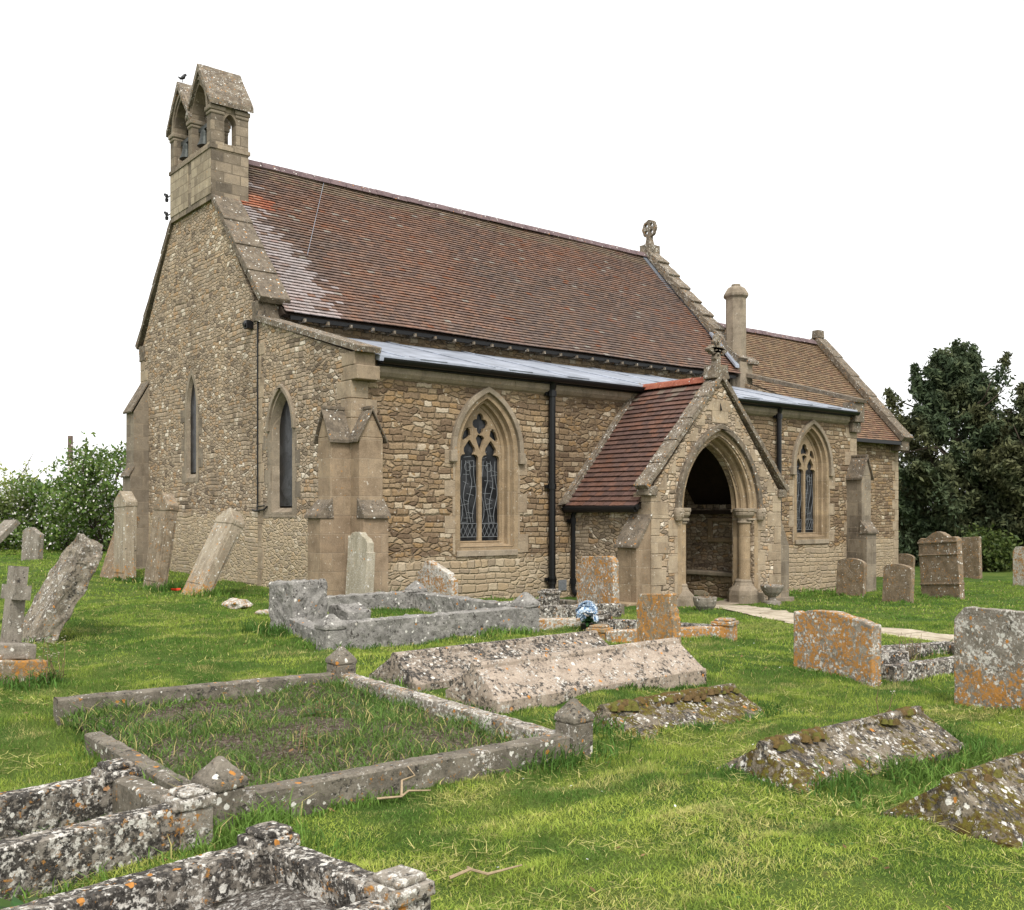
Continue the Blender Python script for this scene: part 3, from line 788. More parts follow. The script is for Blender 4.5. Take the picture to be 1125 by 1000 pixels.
ezc, rzc = 2.40, 6.0
m = tile_slope((22.4, YR, rzc), (1, 0, 0), (0, 17.58 - YR, ezc - rzc), 30.62 - 22.4, math.hypot(YR - 17.58, rzc - ezc), .100, .165, tint_chancel)
ch_roof = m.build("chancel_roof", M['tile'], church)
m = MB()
m.prism([(YR, rzc - .05), (17.62, ezc - .04), (17.8, ezc - .10), (YR, rzc - .25), (23.8, ezc - .1), (24.0, ezc)], [], FX(22.35), 0, 8.2)
m.box(22.6, 30.75, 17.52, 17.60, ezc - .12, ezc - .01)
m.build("roof_boarding", M['iron'], ch_roof)
ridge_run(22.4, 30.5, YR, rzc + .07, M['ridge'], ch_roof)

# --- lead roof of the aisle
m = MB()
yt, zt, yb, zb = 17.60, 3.52, 13.98, 2.585
m.prism([(yt, zt), (yb, zb), (yb, zb - .10), (yt, zt - .10)], [], FX(8.62), 0, 13.72)
x = 9.1
while x < 22.2:
    m.tube([(x, yt, zt + .012), (x + .0, yb + .02, zb + .012)], .016, 6); x += 1.9
for x in (9.4, 11.3, 12.7, 14.8, 16.1, 17.9, 19.9, 21.1):     # laps and curled edges
    m.box(x, x + .55, yb - .012, yb + .35 + random.uniform(0, .3), zb - .005, zb + .012, Matrix.Translation((x, yb, zb)) @ Matrix.Rotation(math.atan2(zt - zb, yt - yb), 4, 'X') @ Matrix.Translation((-x, -yb, -zb)))
m.build("lead_roof", M['lead'], church, bevel=.006)
m = MB()
n = 9
prof = [(13.955 + .085 * math.cos(t), 2.53 + .085 * math.sin(t)) for t in [math.pi + math.pi * i / n for i in range(n + 1)]]
prof += [(a * .84 + 13.955 * .16, b * .84 + 2.53 * .16) for a, b in reversed(prof)]
m.prism(prof, [], FX(8.64), 0, 13.66)
m.box(8.64, 22.3, 14.04, 14.09, 2.43, 2.60)
m.build("gutter", M['iron'], church)
m = MB()
x = XW + .45
while x < XE - .5:
    l = random.uniform(.8, 1.15); x1 = min(x + l, XE - .42)
    m.prism([(YS, 2.24), (YS - .05, 2.27), (YS - .10, 2.33), (YS - .10, 2.425), (YS + .1, 2.425), (YS + .1, 2.24)], [], FX(x), 0, x1 - x - .006); x = x1
m.build("cornice", M['dressed_grey'], church)

# --- copings
def raking(m, x0, x1, y0, z0, y1, z1, th, n, lap=.03):
    """stepped slabs from (y0, z0) high down to (y1, z1)"""
    for i in range(n):
        a, b = i / n, (i + 1) / n
        ya, za, yb_, zb_ = y0 + (y1 - y0) * a, z0 + (z1 - z0) * a, y0 + (y1 - y0) * b, z0 + (z1 - z0) * b
        dy, dz = yb_ - ya, zb_ - za; l = math.hypot(dy, dz); ny, nz = (-dz / l, dy / l)
        if nz < 0: ny, nz = -ny, -nz
        ex = dy / l * .03; ez_ = dz / l * .03
        j = random.uniform(-.008, .008)
        m.prism([(ya, za), (yb_ + ex, zb_ + ez_), (yb_ + ex + ny * (th + lap), zb_ + ez_ + nz * (th + lap)), (ya + ny * th, za + nz * th)], [], FX(x0 + j), 0, x1 - x0)
m = MB(); raking(m, XW - .055, XW + .55, 19.72, 6.40, 17.50, 3.97, .11, 4, .03)
m.box(XW - .03, XW + .50, YNS - .06, YNS + .2, 3.62, 4.0)
m.build("west_coping", M['coping_dark'], church, bevel=.012, sub=2, rough=.03)
m = MB(); raking(m, XW - .055, XW + .55, 21.85, 6.40, 24.05, 3.92, .11, 4, .03); m.box(XW - .03, XW + .48, YN - .3, YN + .04, 3.6, 3.95)
m.build("west_coping", M['coping_dark'], church, bevel=.012, sub=2, rough=.03)
m = MB(); raking(m, 21.92, 22.40, YR, 7.74, 17.45, 4.12, .16, 8, .07)
m.build("east_coping", M['coping'], church, bevel=.02, sub=2, rough=.05); m = MB()
raking(m, 21.92, 22.40, YR, 7.74, 24.1, 4.1, .16, 8, .07)
m.box(21.95, 22.42, YR - .2, YR + .2, 7.72, 8.02)
m.build("east_coping", M['coping'], church, bevel=.02, sub=2, rough=.05)
m = MB(); m.prism([(YR, 7.80), (17.5, 4.16), (17.5, 3.80), (YR, 7.4)], [], FX(21.965), 0, .08)
m.prism([(YR - .1, 7.62), (17.45, 3.92), (17.45, 3.89), (YR - .1, 7.59)], [], FX(21.78), 0, .2)
m.build("flashing", M['lead_dark'], church)
m = MB(); raking(m, 30.50, 31.04, YR, 6.10, 17.52, 2.42, .16, 5, .03); m.box(30.55, 31.0, 17.5, 17.9, 2.1, 2.45); m.build("chancel_coping", M['coping_dark'], church, bevel=.02); m = MB(); raking(m, 30.50, 31.04, YR, 6.10, 24.0, 2.4, .16, 5, .03)
m.prism([(YR - .16, 6.2), (YR + .16, 6.2), (YR + .13, 6.48), (YR - .13, 6.48)], [], FX(30.58), 0, .34)
m.build("chancel_coping", M['coping_dark'], church, bevel=.02)
m = MB(); raking(m, XW - .05, XW + .40, YNS, 3.62, 13.98, 2.60, .10, 4, .0)
m.build("aisle_coping", M['coping'], church, bevel=.012)
m = MB(); raking(m, XE - .40, XE + .06, YNS, 3.84, 13.98, 2.78, .10, 4, .0); m.box(XE - .38, XE + .05, YS - .2, YS + .15, 2.30, 2.80)
m.box(XE - .34, XE + .02, YS - .12, YS + .1, 2.05, 2.30)
m.build("aisle_coping", M['coping_dark'], church, bevel=.015)

# --- bellcote
X0, X1 = XW - .06, XW + .74
yl, yr, ymid = 21.90, 19.66, 20.78
m = MB()
m.box(X0, X1, yr, yl, 6.38, 7.52)
m.box(X0 - .03, X1 + .03, yr - .03, yl + .03, 7.42, 7.50)
zsp, rs = 8.24, .66
ac = ((ymid + .10 + yl - .24) / 2, (ymid - .10 + yr + .24) / 2); ahw = (yl - .24 - ymid - .10) / 2
outline = [(yr, 7.52), (yr, 8.30), ((yr + ymid) / 2, 9.12), (ymid, 8.42), ((yl + ymid) / 2, 9.12), (yl, 8.30), (yl, 7.52)]
holes = [arch(c, ahw, 7.56, zsp, rs, 10) for c in ac]
for xa in (X0, X1 - .27): m.prism(outline, holes, FX(xa), 0, .27)
for ya in (yr, yl - .22):
    m.prism([(X0 + .27, 7.52), (X1 - .27, 7.52), (X1 - .27, 8.32), (X0 + .27, 8.32)], [arch((X0 + X1) / 2, .125, 7.56, 7.98, .2, 6)], lambda u, v, d, ya=ya: (u, ya + d, v), 0, .22)
m.box(X0 + .27, X1 - .27, ymid - .12, ymid + .12, 7.52, 7.75)
bell = m.build("bellcote", M['ashlar_bell'], church, bevel=.012)
for y0, y1 in ((yr + .02, ymid - .09), (ymid + .09, yl - .02)):
    m = MB(); m.box(X0 - .012, X0 + .02, y0, y1, 6.5, 7.42); m.build("facing_panel", M['ashlar_bright'], bell)
m = MB()
for c in ((yr + ymid) / 2, (yl + ymid) / 2):
    for s in (-1, 1):
        ye = c + s * .66; ze = 8.24; t = .085
        m.prism([(c, 9.12), (c, 9.30), (ye, ze + .16), (ye, ze + .04)], [], FX(X0 - .07), 0, X1 - X0 + .14)
m.build("bellcote_roof", M['coping'], bell, bevel=.012, sub=2, rough=.02)
for y0, y1 in ((yr - .045, yr + .27), (ymid - .14, ymid + .14), (yl - .27, yl + .045)):
    for xa in (X0, X1 - .27):
        m = MB(); m.box(xa - .045, xa + .30, y0, y1, 8.20, 8.30); m.box(xa - .025, xa + .28, y0 + .02, y1 - .02, 8.13, 8.202)
        m.build("capital", M['ashlar_grey'], bell, bevel=.025)
m = MB()    # outer order of the arches
for c in ac:
    o_ = arch_off(c, ahw, None, zsp + .06, rs, -.10); i_ = arch_off(c, ahw, None, zsp + .06, rs, -.03)
    m.prism(o_ + list(reversed(i_)), [], FX(X0 - .03), 0, .05)
m.build("arch_moulding", M['ashlar_grey'], bell)
for c in ac:
    m = MB(); xm = X0 + .17; c += .10
    m.lathe([(.165, 7.68), (.15, 7.71), (.12, 7.78), (.10, 7.87), (.095, 7.96), (.07, 8.02), (.02, 8.04)], xm, c, 18)
    m.box(xm - .05, xm + .05, c - .34, c + .24, 8.02, 8.10)
    m.tube([(xm, c, 7.76), (xm, c, 7.62)], [.015, .03], 6)
    m.build("bell", M['bronze'], bell, smooth=False)
for z in (6.62, 7.02):
    m = MB(); y = yl + .0
    m.tube([(X0 + .03, y - .02, z), (X0 + .03, y + .36, z)], .015, 6)
    m.lathe([(.01, z - .09), (.035, z - .08), (.04, z - .02), (.018, z), (.04, z + .02), (.03, z + .08), (.01, z + .09)], X0 + .03, y + .30, 8)
    m.lathe([(.01, z + .07), (.03, z + .08), (.03, z + .12), (.01, z + .13)], X0 + .03, y + .40, 8)
    m.build("insulator_bracket", M['iron'], bell)

# --- crosses
def gable_cross():
    m = MB(); x, y, z = 22.18, YR, 8.0
    m.prism([(y - .13, z), (y + .13, z), (y + .075, z + .16), (y + .055, z + .30), (y - .055, z + .30), (y - .075, z + .16)], [], FX(x - .09), 0, .18)
    zc = z + .52; n = 28; Ro = .265
    holes = []
    for q in range(4):
        t0 = math.pi / 4 + q * math.pi / 2
        holes.append([(y + .145 * math.cos(t0) + .062 * math.cos(2 * math.pi * i / 10), zc + .145 * math.sin(t0) + .062 * math.sin(2 * math.pi * i / 10)) for i in range(10)])
    m.prism([(y + Ro * (1 + .05 * math.cos(8 * t)) * math.cos(t), zc + Ro * (1 + .05 * math.cos(8 * t)) * math.sin(t)) for t in [2 * math.pi * i / n for i in range(n)]], holes, FX(x - .05), 0, .10)
    m.build("gable_cross", M['coping'], church, bevel=.008)
gable_cross()

# --- chimney at the junction of nave and chancel
m = MB(); cx, cy = 22.22, 17.62
m.lathe([(.285, 3.3), (.285, 5.92), (.30, 5.93), (.35, 5.97), (.35, 6.03), (.32, 6.08), (.25, 6.19), (.15, 6.25), (.13, 6.25), (.13, 6.31), (.10, 6.31)], cx, cy, 8)
m.box(cx - .22, cx + .30, cy - .33, cy + .30, 3.2, 4.15)
ch = m.build("chimney", M['dressed_grey'], church, bevel=.01)
m = MB(); m.prism([(cy - .46, 4.10), (cy + .1, 4.10), (cy + .1, 4.33), (cy - .25, 4.33), (cy - .46, 4.18)], [], FX(cx + .05), 0, .38); m.build("weathering", M['coping'], ch, bevel=.015)
m = MB(); m.prism([(17.30, 4.05), (18.2, 5.05), (18.2, 4.98), (17.30, 3.97)], [], FX(cx - .42), 0, .16); m.build("flashing", M['lead'], ch)

# --- rainwater pipes and small ironwork
def pipe(x, y, z1, z0, r=.055, name="downpipe", off=.09):
    m = MB()
    m.tube([(x, y - .05, z1 + .06), (x, y, z1 - .10), (x, y, z0 + .14), (x, y - .02, z0 + .05), (x, y - .09, z0)], r, 10)
    z = z1 - .12
    while z > z0 + .1:
        m.tube([(x, y, z), (x, y, z - .10)], r + .018, 10); m.box(x - r - .06, x + r + .06, y + .03, y + .075, z - .08, z - .02); z -= 1.72
    m.tube([(x, y, z0 + .30), (x, y, z0 + .20)], r + .018, 10)
    return m.build(name, M['iron'], church)
pipe(12.42, YS - .10, 2.42, -1.48, .066); pipe(19.33, YS - .10, 2.42, -1.7, .058)
m = MB(); m.box(12.66, 12.86, YS - .012, YS + .02, -1.42, -1.22)
for i in range(8):
    t = i * math.pi / 4; m.box(12.76 + .06 * math.cos(t) - .012, 12.76 + .06 * math.cos(t) + .012, YS - .018, YS - .010, -1.32 + .06 * math.sin(t) - .015, -1.32 + .06 * math.sin(t) + .015)
m.build("air_grille", M['came'], church)
m = MB()
m.tube([(XW - .02, YNS - .02, 3.80), (XW - .02, YNS - .02, .2), (XW - .05, YNS - .05, .08), (XW - .05, YNS - .35, .10), (XW - .02, YNS - .42, .16)], .017, 6)
m.tube([(XW - .03, YNS - .02, .16), (XW - .06, YNS - .38, .17)], .013, 6); m.tube([(XW - .03, YNS + .2, .10), (XW - .03, YNS - .1, .06)], .013, 6)
m.build("conductor_strip", M['iron'], church)
m = MB(); m.box(XW - .14, XW + .01, YNS + .20, YNS + .34, 3.50, 3.66); m.tube([(XW - .14, YNS + .27, 3.57), (XW - .17, YNS + .27, 3.56)], .05, 8); m.build("flood_light", M['iron'], church, bevel=.01)

# --- south porch
YP, PX = 12.10, 14.79
A0 = (PX - .02, 1.02, None, .05, 1.42)
door = arch(A0[0], 1.02, -2.3, .05, 1.42, 14)
m = MB()
m.prism([(PX - 1.84, -2.4), (PX + 1.84, -2.4), (PX + 1.84, .42), (PX, 2.50), (PX - 1.84, .42)], [door], FY(YP), 0, .22)
in_hw = .86
R_ = (1.02 ** 2 + 1.42 ** 2) / 2.04; in_rise = math.sqrt((R_ - .16) ** 2 - (R_ - 1.02) ** 2)
m.prism([(PX - 1.84, -2.4), (PX + 1.84, -2.4), (PX + 1.84, .24), (PX, 2.40), (PX - 1.84, .24)], [arch(A0[0], in_hw + .02, -2.3, .05, in_rise + .02, 14)], FY(YP + .22), 0, .18)
m.box(PX - 1.84, PX - 1.50, YP + .4, YS - .002, -2.4, .22); m.box(PX + 1.50, PX + 1.84, YP + .4, YS - .002, -2.4, .22)
porch = m.build("porch", M['rubble_p'], church)
m = MB()    # moulded outer order
fn = FY(YP); prev = None
for d, dep in ((0.0, -.012), (0.02, .02), (.07, .03), (.08, .07), (.035, .10), (.05, .13), (.11, .15), (.13, .2), (.12, .225)):
    ring = [fn(u, v, dep) for u, v in arch_off(A0[0], 1.02, None, .10, 1.42, d, 18)]
    if prev: m.strip(prev, ring)
    prev = ring
o_ = arch_off(A0[0], 1.02, None, .10, 1.42, -.10, 18); i_ = arch_off(A0[0], 1.02, None, .10, 1.42, .0, 18)
m.prism(o_ + list(reversed(i_)), [], fn, -.012, .05)
prev = None
for d, dep in ((.12, .222), (.15, .205), (.155, .24), (.185, .26), (.17, .29), (.155, .32), (.16, .40)):
    ring = [fn(u, v, dep) for u, v in arch_off(A0[0], 1.02, None, .10, 1.42, d, 18)]
    if prev: m.strip(prev, ring)
    prev = ring
m.build("archway", M['dressed'], porch)
m = MB()
o_ = arch_off(A0[0], 1.02, None, .06, 1.42, -.20, 18); i_ = arch_off(A0[0], 1.02, None, .06, 1.42, -.09, 18)
m.prism(o_ + list(reversed(i_)), [], fn, -.085, .02)
m.build("hood_mould", M['coping_dark'], porch, bevel=.015)
for s in (-1, 1):
    m = MB(); hx = A0[0] + s * 1.165
    m.lathe([(.03, -.12), (.075, -.09), (.095, -.02), (.10, .05), (.085, .11), (.04, .14)], hx, YP - .045, 10)
    m.box(hx - .02, hx + .02, YP - .16, YP - .10, -.04, .03); m.box(hx - .06, hx + .06, YP - .145, YP - .12, .05, .075)
    m.build("carved_head", M['dressed_grey'], porch, bevel=.01)
for s in (-1, 1):       # jamb shafts with caps and bases
    m = MB(); sx = A0[0] + s * .925; sy = YP + .15
    m.tube([(sx, sy, -1.30), (sx, sy, -.08)], .118, 18)
    xa, xb = sorted((A0[0] + s * .88, A0[0] + s * 1.06)); m.box(xa, xb, YP + .225, YP + .38, -2.3, .06)
    xa, xb = sorted((A0[0] + s * 1.035, A0[0] + s * 1.15)); m.box(xa, xb, YP - .012, YP + .23, -2.2, .06)
    xa, xb = sorted((A0[0] + s * .862, A0[0] + s * .885)); m.box(xa, xb, YP + .26, YP + .37, -2.3, .06)
    col = m.build("jamb_shaft", M['dressed'], porch, bevel=.008)
    m = MB()
    m.lathe([(.12, -.16), (.145, -.15), (.145, -.12), (.125, -.11), (.135, -.06), (.19, .0), (.20, .05), (.19, .06), (.21, .075), (.21, .125), (.15, .13)], sx, sy, 16)
    xa, xb = sorted((A0[0] + s * .82, A0[0] + s * 1.16)); m.box(xa, xb, YP - .035, YP + .39, .055, .11); m.box(xa + .03, xb - .02, YP - .015, YP + .38, -.10, -.06)
    m.build("capital", M['dressed_grey'], col, bevel=.006)
    m = MB()
    m.lathe([(.31, -2.3), (.31, -1.52), (.29, -1.44), (.20, -1.35), (.19, -1.33), (.175, -1.30), (.165, -1.285), (.175, -1.26), (.15, -1.235), (.12, -1.22)], sx, sy + .02, 8)
    xa, xb = sorted((A0[0] + s * .80, A0[0] + s * 1.30)); m.box(xa, xb, YP - .05, YP + .46, -2.3, -1.48)
    m.build("plinth", M['dressed_grey'], col, bevel=.012)
# dressed blocks and corners of the porch front
m = MB()
quoin_blocks(m, PX - 1.84, YP, 1, 1, -1.9, .40, .30, (.40, .24), (.3, .42)); m.build('dressed_block', M['ashlar_pale'], porch, bevel=.006); m = MB(); quoin_blocks(m, PX + 1.84, YP, -1, 1, -2.0, .40, .30, (.40, .24), (.3, .42))
m.build('dressed_block', M['ashlar_pale'], porch, bevel=.006); m = MB()
for s in (-1, 1):
    m = MB(); z = -1.45; i = 0
    while z < -.02:
        h = min(random.uniform(.28, .42), -.02 - z + .02); l = (.10, .26)[i % 2]
        xa, xb = sorted((A0[0] + s * 1.125, A0[0] + s * (1.125 + l))); m.box(xa, xb, YP - .009, YP + .05, z + .004, z + h - .004); z += h; i += 1
    m.build('dressed_block', M['ashlar_pale'], porch, bevel=.006)
for s in (-1, 1):      # blocks under the raking coping
    m = MB()
    for i in range(7):
        t = (i + .5) / 7; zc = .42 + 2.08 * t; hx = 1.84 * (1 - t)
        if hx < .25: continue
        wd = random.uniform(.20, .34); xa, xb = sorted((PX + s * (hx - .03), PX + s * max(hx - wd, .05))); hh = .26
        m.prism([(PX + s * (hx - .10 + .1), zc - .13), (PX + s * (hx - wd), zc - .13), (PX + s * (hx - wd), zc + .12), (PX + s * (hx - .24 + .02), zc + .12)], [], fn, -.008, .04)
    m.build("dressed_block", M['ashlar_pale'], porch, bevel=.006)
m = MB(); m.box(PX - .23, PX + .23, YP - .014, YP + .05, 1.70, 2.12); tb = m.build("tablet", M['ashlar_pale'], porch, bevel=.006)
m = MB(); m.prism([(0, 0), (-.04, .0), (0, .14)], [], lambda u, v, d: (PX + d, YP - .014 + u, 1.93 + v), -.006, .006); m.build("gnomon", M['iron'], tb)
# porch buttresses
m = MB()
m.prism([(PX - 1.84, -2.3), (PX - 2.20, -2.3), (PX - 2.20, -.50), (PX - 1.84, .0)], [], FY(YP + .01), 0, .46)
pb = m.build("porch_buttress", M['ashlar'], porch, bevel=.01)
m = MB(); m.prism([(PX - 1.83, .04), (PX - 2.27, -.52), (PX - 2.27, -.57), (PX - 2.17, -.54), (PX - 1.83, -.03)], [], FY(YP - .02), 0, .52); m.build("weathering", M['coping_dark'], pb, bevel=.01)
m = MB()
m.prism([(PX + 1.84, -2.3), (PX + 2.14, -2.3), (PX + 2.14, -.60), (PX + 1.84, -.0)], [], FY(YP + .01), 0, .46)
m.box(PX + 1.55, PX + 2.22, YP - .06, YP + .5, -2.3, -1.62)
m.build("porch_buttress", M['ashlar_grey'], porch, bevel=.012)
m = MB(); m.box(PX - 2.5, PX - 1.3, YP - .06, YP + .5, -2.3, -1.50); m.build("plinth", M['dressed'], porch, bevel=.015)
# porch coping with kneelers and finial cross
m = MB()
def rake_x(m, x0, z0, x1, z1, th, n, ya, yb_):
    for i in range(n):
        a, b = i / n, (i + 1) / n
        xa, za, xb, zb_ = x0 + (x1 - x0) * a, z0 + (z1 - z0) * a, x0 + (x1 - x0) * b, z0 + (z1 - z0) * b
        dx, dz = xb - xa, zb_ - za; l = math.hypot(dx, dz); nx, nz = (-dz / l, dx / l)
        if nz < 0: nx, nz = -nx, -nz
        m.prism([(xa, za), (xb, zb_), (xb + nx * (th + .015), zb_ + nz * (th + .015)), (xa + nx * th, za + nz * th)], [], FY(ya), 0, yb_ - ya)
rake_x(m, PX, 2.52, PX - 1.98, .45, .085, 5, YP - .07, YP + .24); rake_x(m, PX, 2.52, PX + 1.98, .45, .085, 5, YP - .07, YP + .24)
for s in (-1, 1):
    xa, xb = sorted((PX + s * 1.74, PX + s * 1.97)); m.box(xa, xb, YP - .06, YP + .24, .34, .50)
m.prism([(PX - .20, 2.52), (PX + .20, 2.52), (PX + .17, 2.78), (PX - .17, 2.78)], [], FY(YP - .06), 0, .30)
m.build("porch_coping", M['coping'], porch, bevel=.015, sub=2, rough=.025)
m = MB(); cz = 3.06
m.prism([(PX - .07, 2.76), (PX + .07, 2.76), (PX + .04, 2.92), (PX - .04, 2.92)], [], FY(YP + .02), 0, .14)
pts = []
for i in range(48):
    t = 2 * math.pi * i / 48; r = .075 + .165 * abs(math.cos(2 * t)) ** 1.4 + .03 * math.cos(12 * t)
    pts.append((PX + r * math.cos(t), cz + r * 1.12 * math.sin(t)))
hol = [[(PX + .10 * math.cos(math.pi * q / 2) + .03 * math.cos(t), cz + .11 * math.sin(math.pi * q / 2) + .035 * math.sin(t)) for t in [2 * math.pi * i / 8 for i in range(8)]] for q in range(4)]
m.prism(pts, hol, FY(YP + .03), 0, .12)
m.build("finial_cross", M['coping'], porch, bevel=.012)
# porch roof
prz, pez = 2.50, .17
for s in (-1, 1):
    e = PX + s * 1.96
    L_ = YS - YP - .23
    if s < 0: m = tile_slope((PX, YS, prz), (0, -1, 0), (s * 1.96, 0, pez - prz), L_, math.hypot(1.96, prz - pez), .118, .175, tint_porch)
    else: m = tile_slope((PX, YP + .23, prz), (0, 1, 0), (s * 1.96, 0, pez - prz), L_, math.hypot(1.96, prz - pez), .118, .175, tint_porch)
    pr = m.build("porch_roof", M['tile'], porch)
    m = MB(); m.prism([(PX, prz - .03), (e - s * .05, pez - .02), (e - s * .12, pez - .06), (PX, prz - .12)], [], FY(YP + .23), 0, L_); m.build("roof_boarding", M['wood'], pr)
    m = MB(); m.tube([(e - s * .02 + s * .05, YP + .22, pez - .06), (e - s * .02 + s * .05, YS - .02, pez - .06)], .065, 10)
    m.tube([(e - s * .02 + s * .05, YP + .22, pez - .03), (e - s * .02 + s * .05, YP + .18, pez - .03)], .05, 8); m.build("gutter", M['iron'], porch)
m = MB(); y = YP + .24
while y < YS - .05:
    e = min(y + .4, YS) - .01
    prof = [(-.13, -.11), (-.07, -.02), (0, .02), (.07, -.02), (.13, -.11), (.11, -.12), (0, -.01), (-.11, -.12)]
    m.prism([(PX + a, prz + .09 + b + random.uniform(-.006, .006)) for a, b in prof], [], FY(y), 0, e - y); y += .4
m.build("ridge_tile", M['ridge_red'], porch)
m = MB()    # mortar fillet where the tiles meet the aisle wall
m.prism([(PX - .02, prz + .14), (PX - 2.08, pez + .10), (PX - 2.14, pez + .02), (PX - 1.95, pez + .06), (PX, prz + .02)], [], FY(YS - .10), 0, .11)
m.build("mortar_fillet", M['coping'], porch, sub=2, rough=.05)
pipe(12.98, YS - .10, .06, -1.5, .072)
# inside the porch
m = MB()
m.box(PX + 1.12, PX + 1.50, YP + .5, YS - .01, -1.22, -1.13); bn = m.build("bench", M['dressed_grey'], porch, bevel=.02)
m = MB(); m.box(PX + 1.18, PX + 1.499, YP + .5, YS - .01, -2.3, -1.222); m.build("bench_riser", M['plaster'], bn)
m = MB(); m.prism([(YP + .75, -.55), (YP + 1.5, -.55), (YP + 1.5, -.06), (YP + .75, -.06)], [[(YP + .85, -.46), (YP + 1.4, -.46), (YP + 1.4, -.13), (YP + .85, -.13)]], FX(PX + 1.44), 0, .06); m.build("wall_niche", M['dressed'], porch, bevel=.01)
m = MB(); m.box(PX + 1.36, PX + 1.5, YP + .5, YS - .01, .02, .10); m.box(PX - 1.5, PX - 1.36, YP + .5, YS - .01, .02, .10); m.box(14.12, 15.48, YS + .1, YS + .16, -2.2, .98)
m.build("door", M['wood'], porch)
m = MB(); m.box(PX - 1.5, PX + 1.5, YP + .05, YS, -2.0, -1.66); m.box(PX - .7, PX + .8, YP - .42, YP + .05, -2.0, -1.70); m.build("step", M['dressed_grey'], porch, bevel=.02)

# ------------------------------------------------------------------ gravestones
def stone_outline(kind, w_, h, b=-.35):
    a = w_ / 2
    if kind == 'flat': return [(-a, b), (a, b), (a, h), (-a, h * .985)]
    if kind == 'round': 
        return [(-a, b), (a, b)] + [(a * math.cos(t), h - a + a * math.sin(t)) for t in [math.pi * i / 14 for i in range(15)]]
    if kind == 'lowround':
        r = .18 * w_
        return [(-a, b), (a, b), (a, h - r)] + [(a * math.cos(t), h - r + r * math.sin(t)) for t in [math.pi * i / 12 for i in range(1, 12)]] + [(-a, h - r)]
    if kind == 'shoulder':    # small shoulders below a softly curved head
        s = .09 * w_
        return [(-a, b), (a, b), (a, h * .86), (a - s, h * .87), (a - s, h * .92), (a - s * 1.6, h * .97), (a * .3, h), (-a * .4, h * .995), (-a + s * 1.6, h * .97), (-a + s, h * .92), (-a + s, h * .87), (-a, h * .86)]
    if kind == 'serpentine':
        return [(-a, b), (a, b), (a, h * .86), (a * .86, h * .88), (a * .78, h * .91), (a * .40, h * .95), (0.05, h), (-a * .25, h), (-a * .62, h * .985), (-a * .80, h * .93), (-a * .9, h * .93), (-a, h * .95)]
    if kind == 'pediment': return [(-a, b), (a, b), (a, h * .88), (0, h), (-a, h * .88)]
    if kind == 'scroll':
        return [(-a, b), (a, b), (a, h * .88), (a * .85, h * .91), (a * .6, h * .90), (a * .42, h * .94), (a * .22, h * .985), (0, h), (-a * .22, h * .985), (-a * .42, h * .94), (-a * .6, h * .90), (-a * .85, h * .91), (-a, h * .88)]
    if kind == 'cornerround':  # one plain corner, one rounded, a notch on the left
        return [(-a, b), (a, b), (a, h * .90), (a * .93, h * .965), (a * .78, h), (-a * .72, h * .99), (-a * .74, h * .88), (-a, h * .87)]
    if kind == 'broken':      # top broken off on a slant
        return [(-a, b), (a, b), (a, h * .62), (a * .86, h * .60), (a * .80, h * .74), (-a * .35, h), (-a * .55, h * .97), (-a * .7, h * .80), (-a, h * .74)]
    if kind == 'chipped':
        return [(-a, b), (a, b), (a * .98, h * .62), (a * .9, h * .66), (a * .92, h * .74), (a * .82, h * .80), (a * .85, h), (-a * .85, h * .995), (-a * .9, h * .9), (-a, h * .80)]
    if kind == 'chamfer':
        return [(-a, b), (a, b), (a, h * .90), (a * .8, h), (-a * .78, h), (-a * .96, h * .9), (-a, h * .86)]
    if kind == 'slope': return [(-a, b), (a, b), (a, h * .80), (a * .6, h * .86), (-a * .1, h), (-a * .6, h * .97), (-a, h * .88)]

def headstone(kind, label, x, y, w_, h, t, mat, yaw=0, back=0, side=0, cat="headstone", name="headstone", rough=.018, sub=4, group=None, sink=0.0, bev=.012, build=None):
    m = MB(); m.prism([(-u, v) for u, v in stone_outline(kind, w_, h)], [], FX(0), -t / 2, t / 2)
    o = m.build(name, M[mat], None, bevel=bev, sub=sub, rough=rough)
    o.location = (x, y, gz(x, y) - sink); o.rotation_euler = (R(side), R(back), R(yaw))
    tag(o, label, cat, group)
    return o
def hs_part(parent, name, m, mat, bevel=.01, rough=0, sub=0):
    """a part given in the stone's own axes"""
    o = m.build(name, mat, None, bevel=bevel, rough=rough, sub=sub); o.parent = parent; return o

M['hs_rough'] = mat_lichen('hs_rough', (.13, .11, .085), (.30, .26, .20), orange=.16, white=.36, dark=.34, seed=8, streak=.25, bumpd=.04)
# row of leaning stones before the west front
def cornice_stone(label, x, y, w_, h, t, yaw, back, side, mat):
    o = headstone('pediment', label, x, y, w_, h, t, mat, yaw, back, side, rough=.012)
    a = w_ / 2
    m = MB(); m.prism([(-a - .014, h * .83), (a + .014, h * .83), (a + .018, h * .89), (0, h + .03), (-a - .018, h * .89)], [], FX(0), -t / 2 - .012, t / 2 + .012); hs_part(o, "cornice", m, M[mat], .02, .012, 3)
    m = MB(); m.prism([(-a + .06, .15), (a - .06, .15), (a - .06, h * .76), (-a + .06, h * .76)], [], FX(0), -t / 2 - .012, -t / 2 + .01); hs_part(o, "inscribed_panel", m, M[mat], .008)
    for s in (-1, 1):
        m = MB(); m.box(-t * .30, t * .30, min(s * a, s * (a + .022)), max(s * a, s * (a + .022)), .05, h * .76); hs_part(o, "side_panel", m, M[mat], .008)
    return o
cornice_stone("thick gable-topped headstone leaning far over, nearest the west lancet windows", 6.42, 16.10, .66, 1.50, .22, 1, 26, 2, 'hs_base')
cornice_stone("brown gable-topped headstone leaning slightly, between the leaning one and the buttress", 6.45, 18.10, .66, 1.72, .19, 1, 8, 1, 'hs_tan')
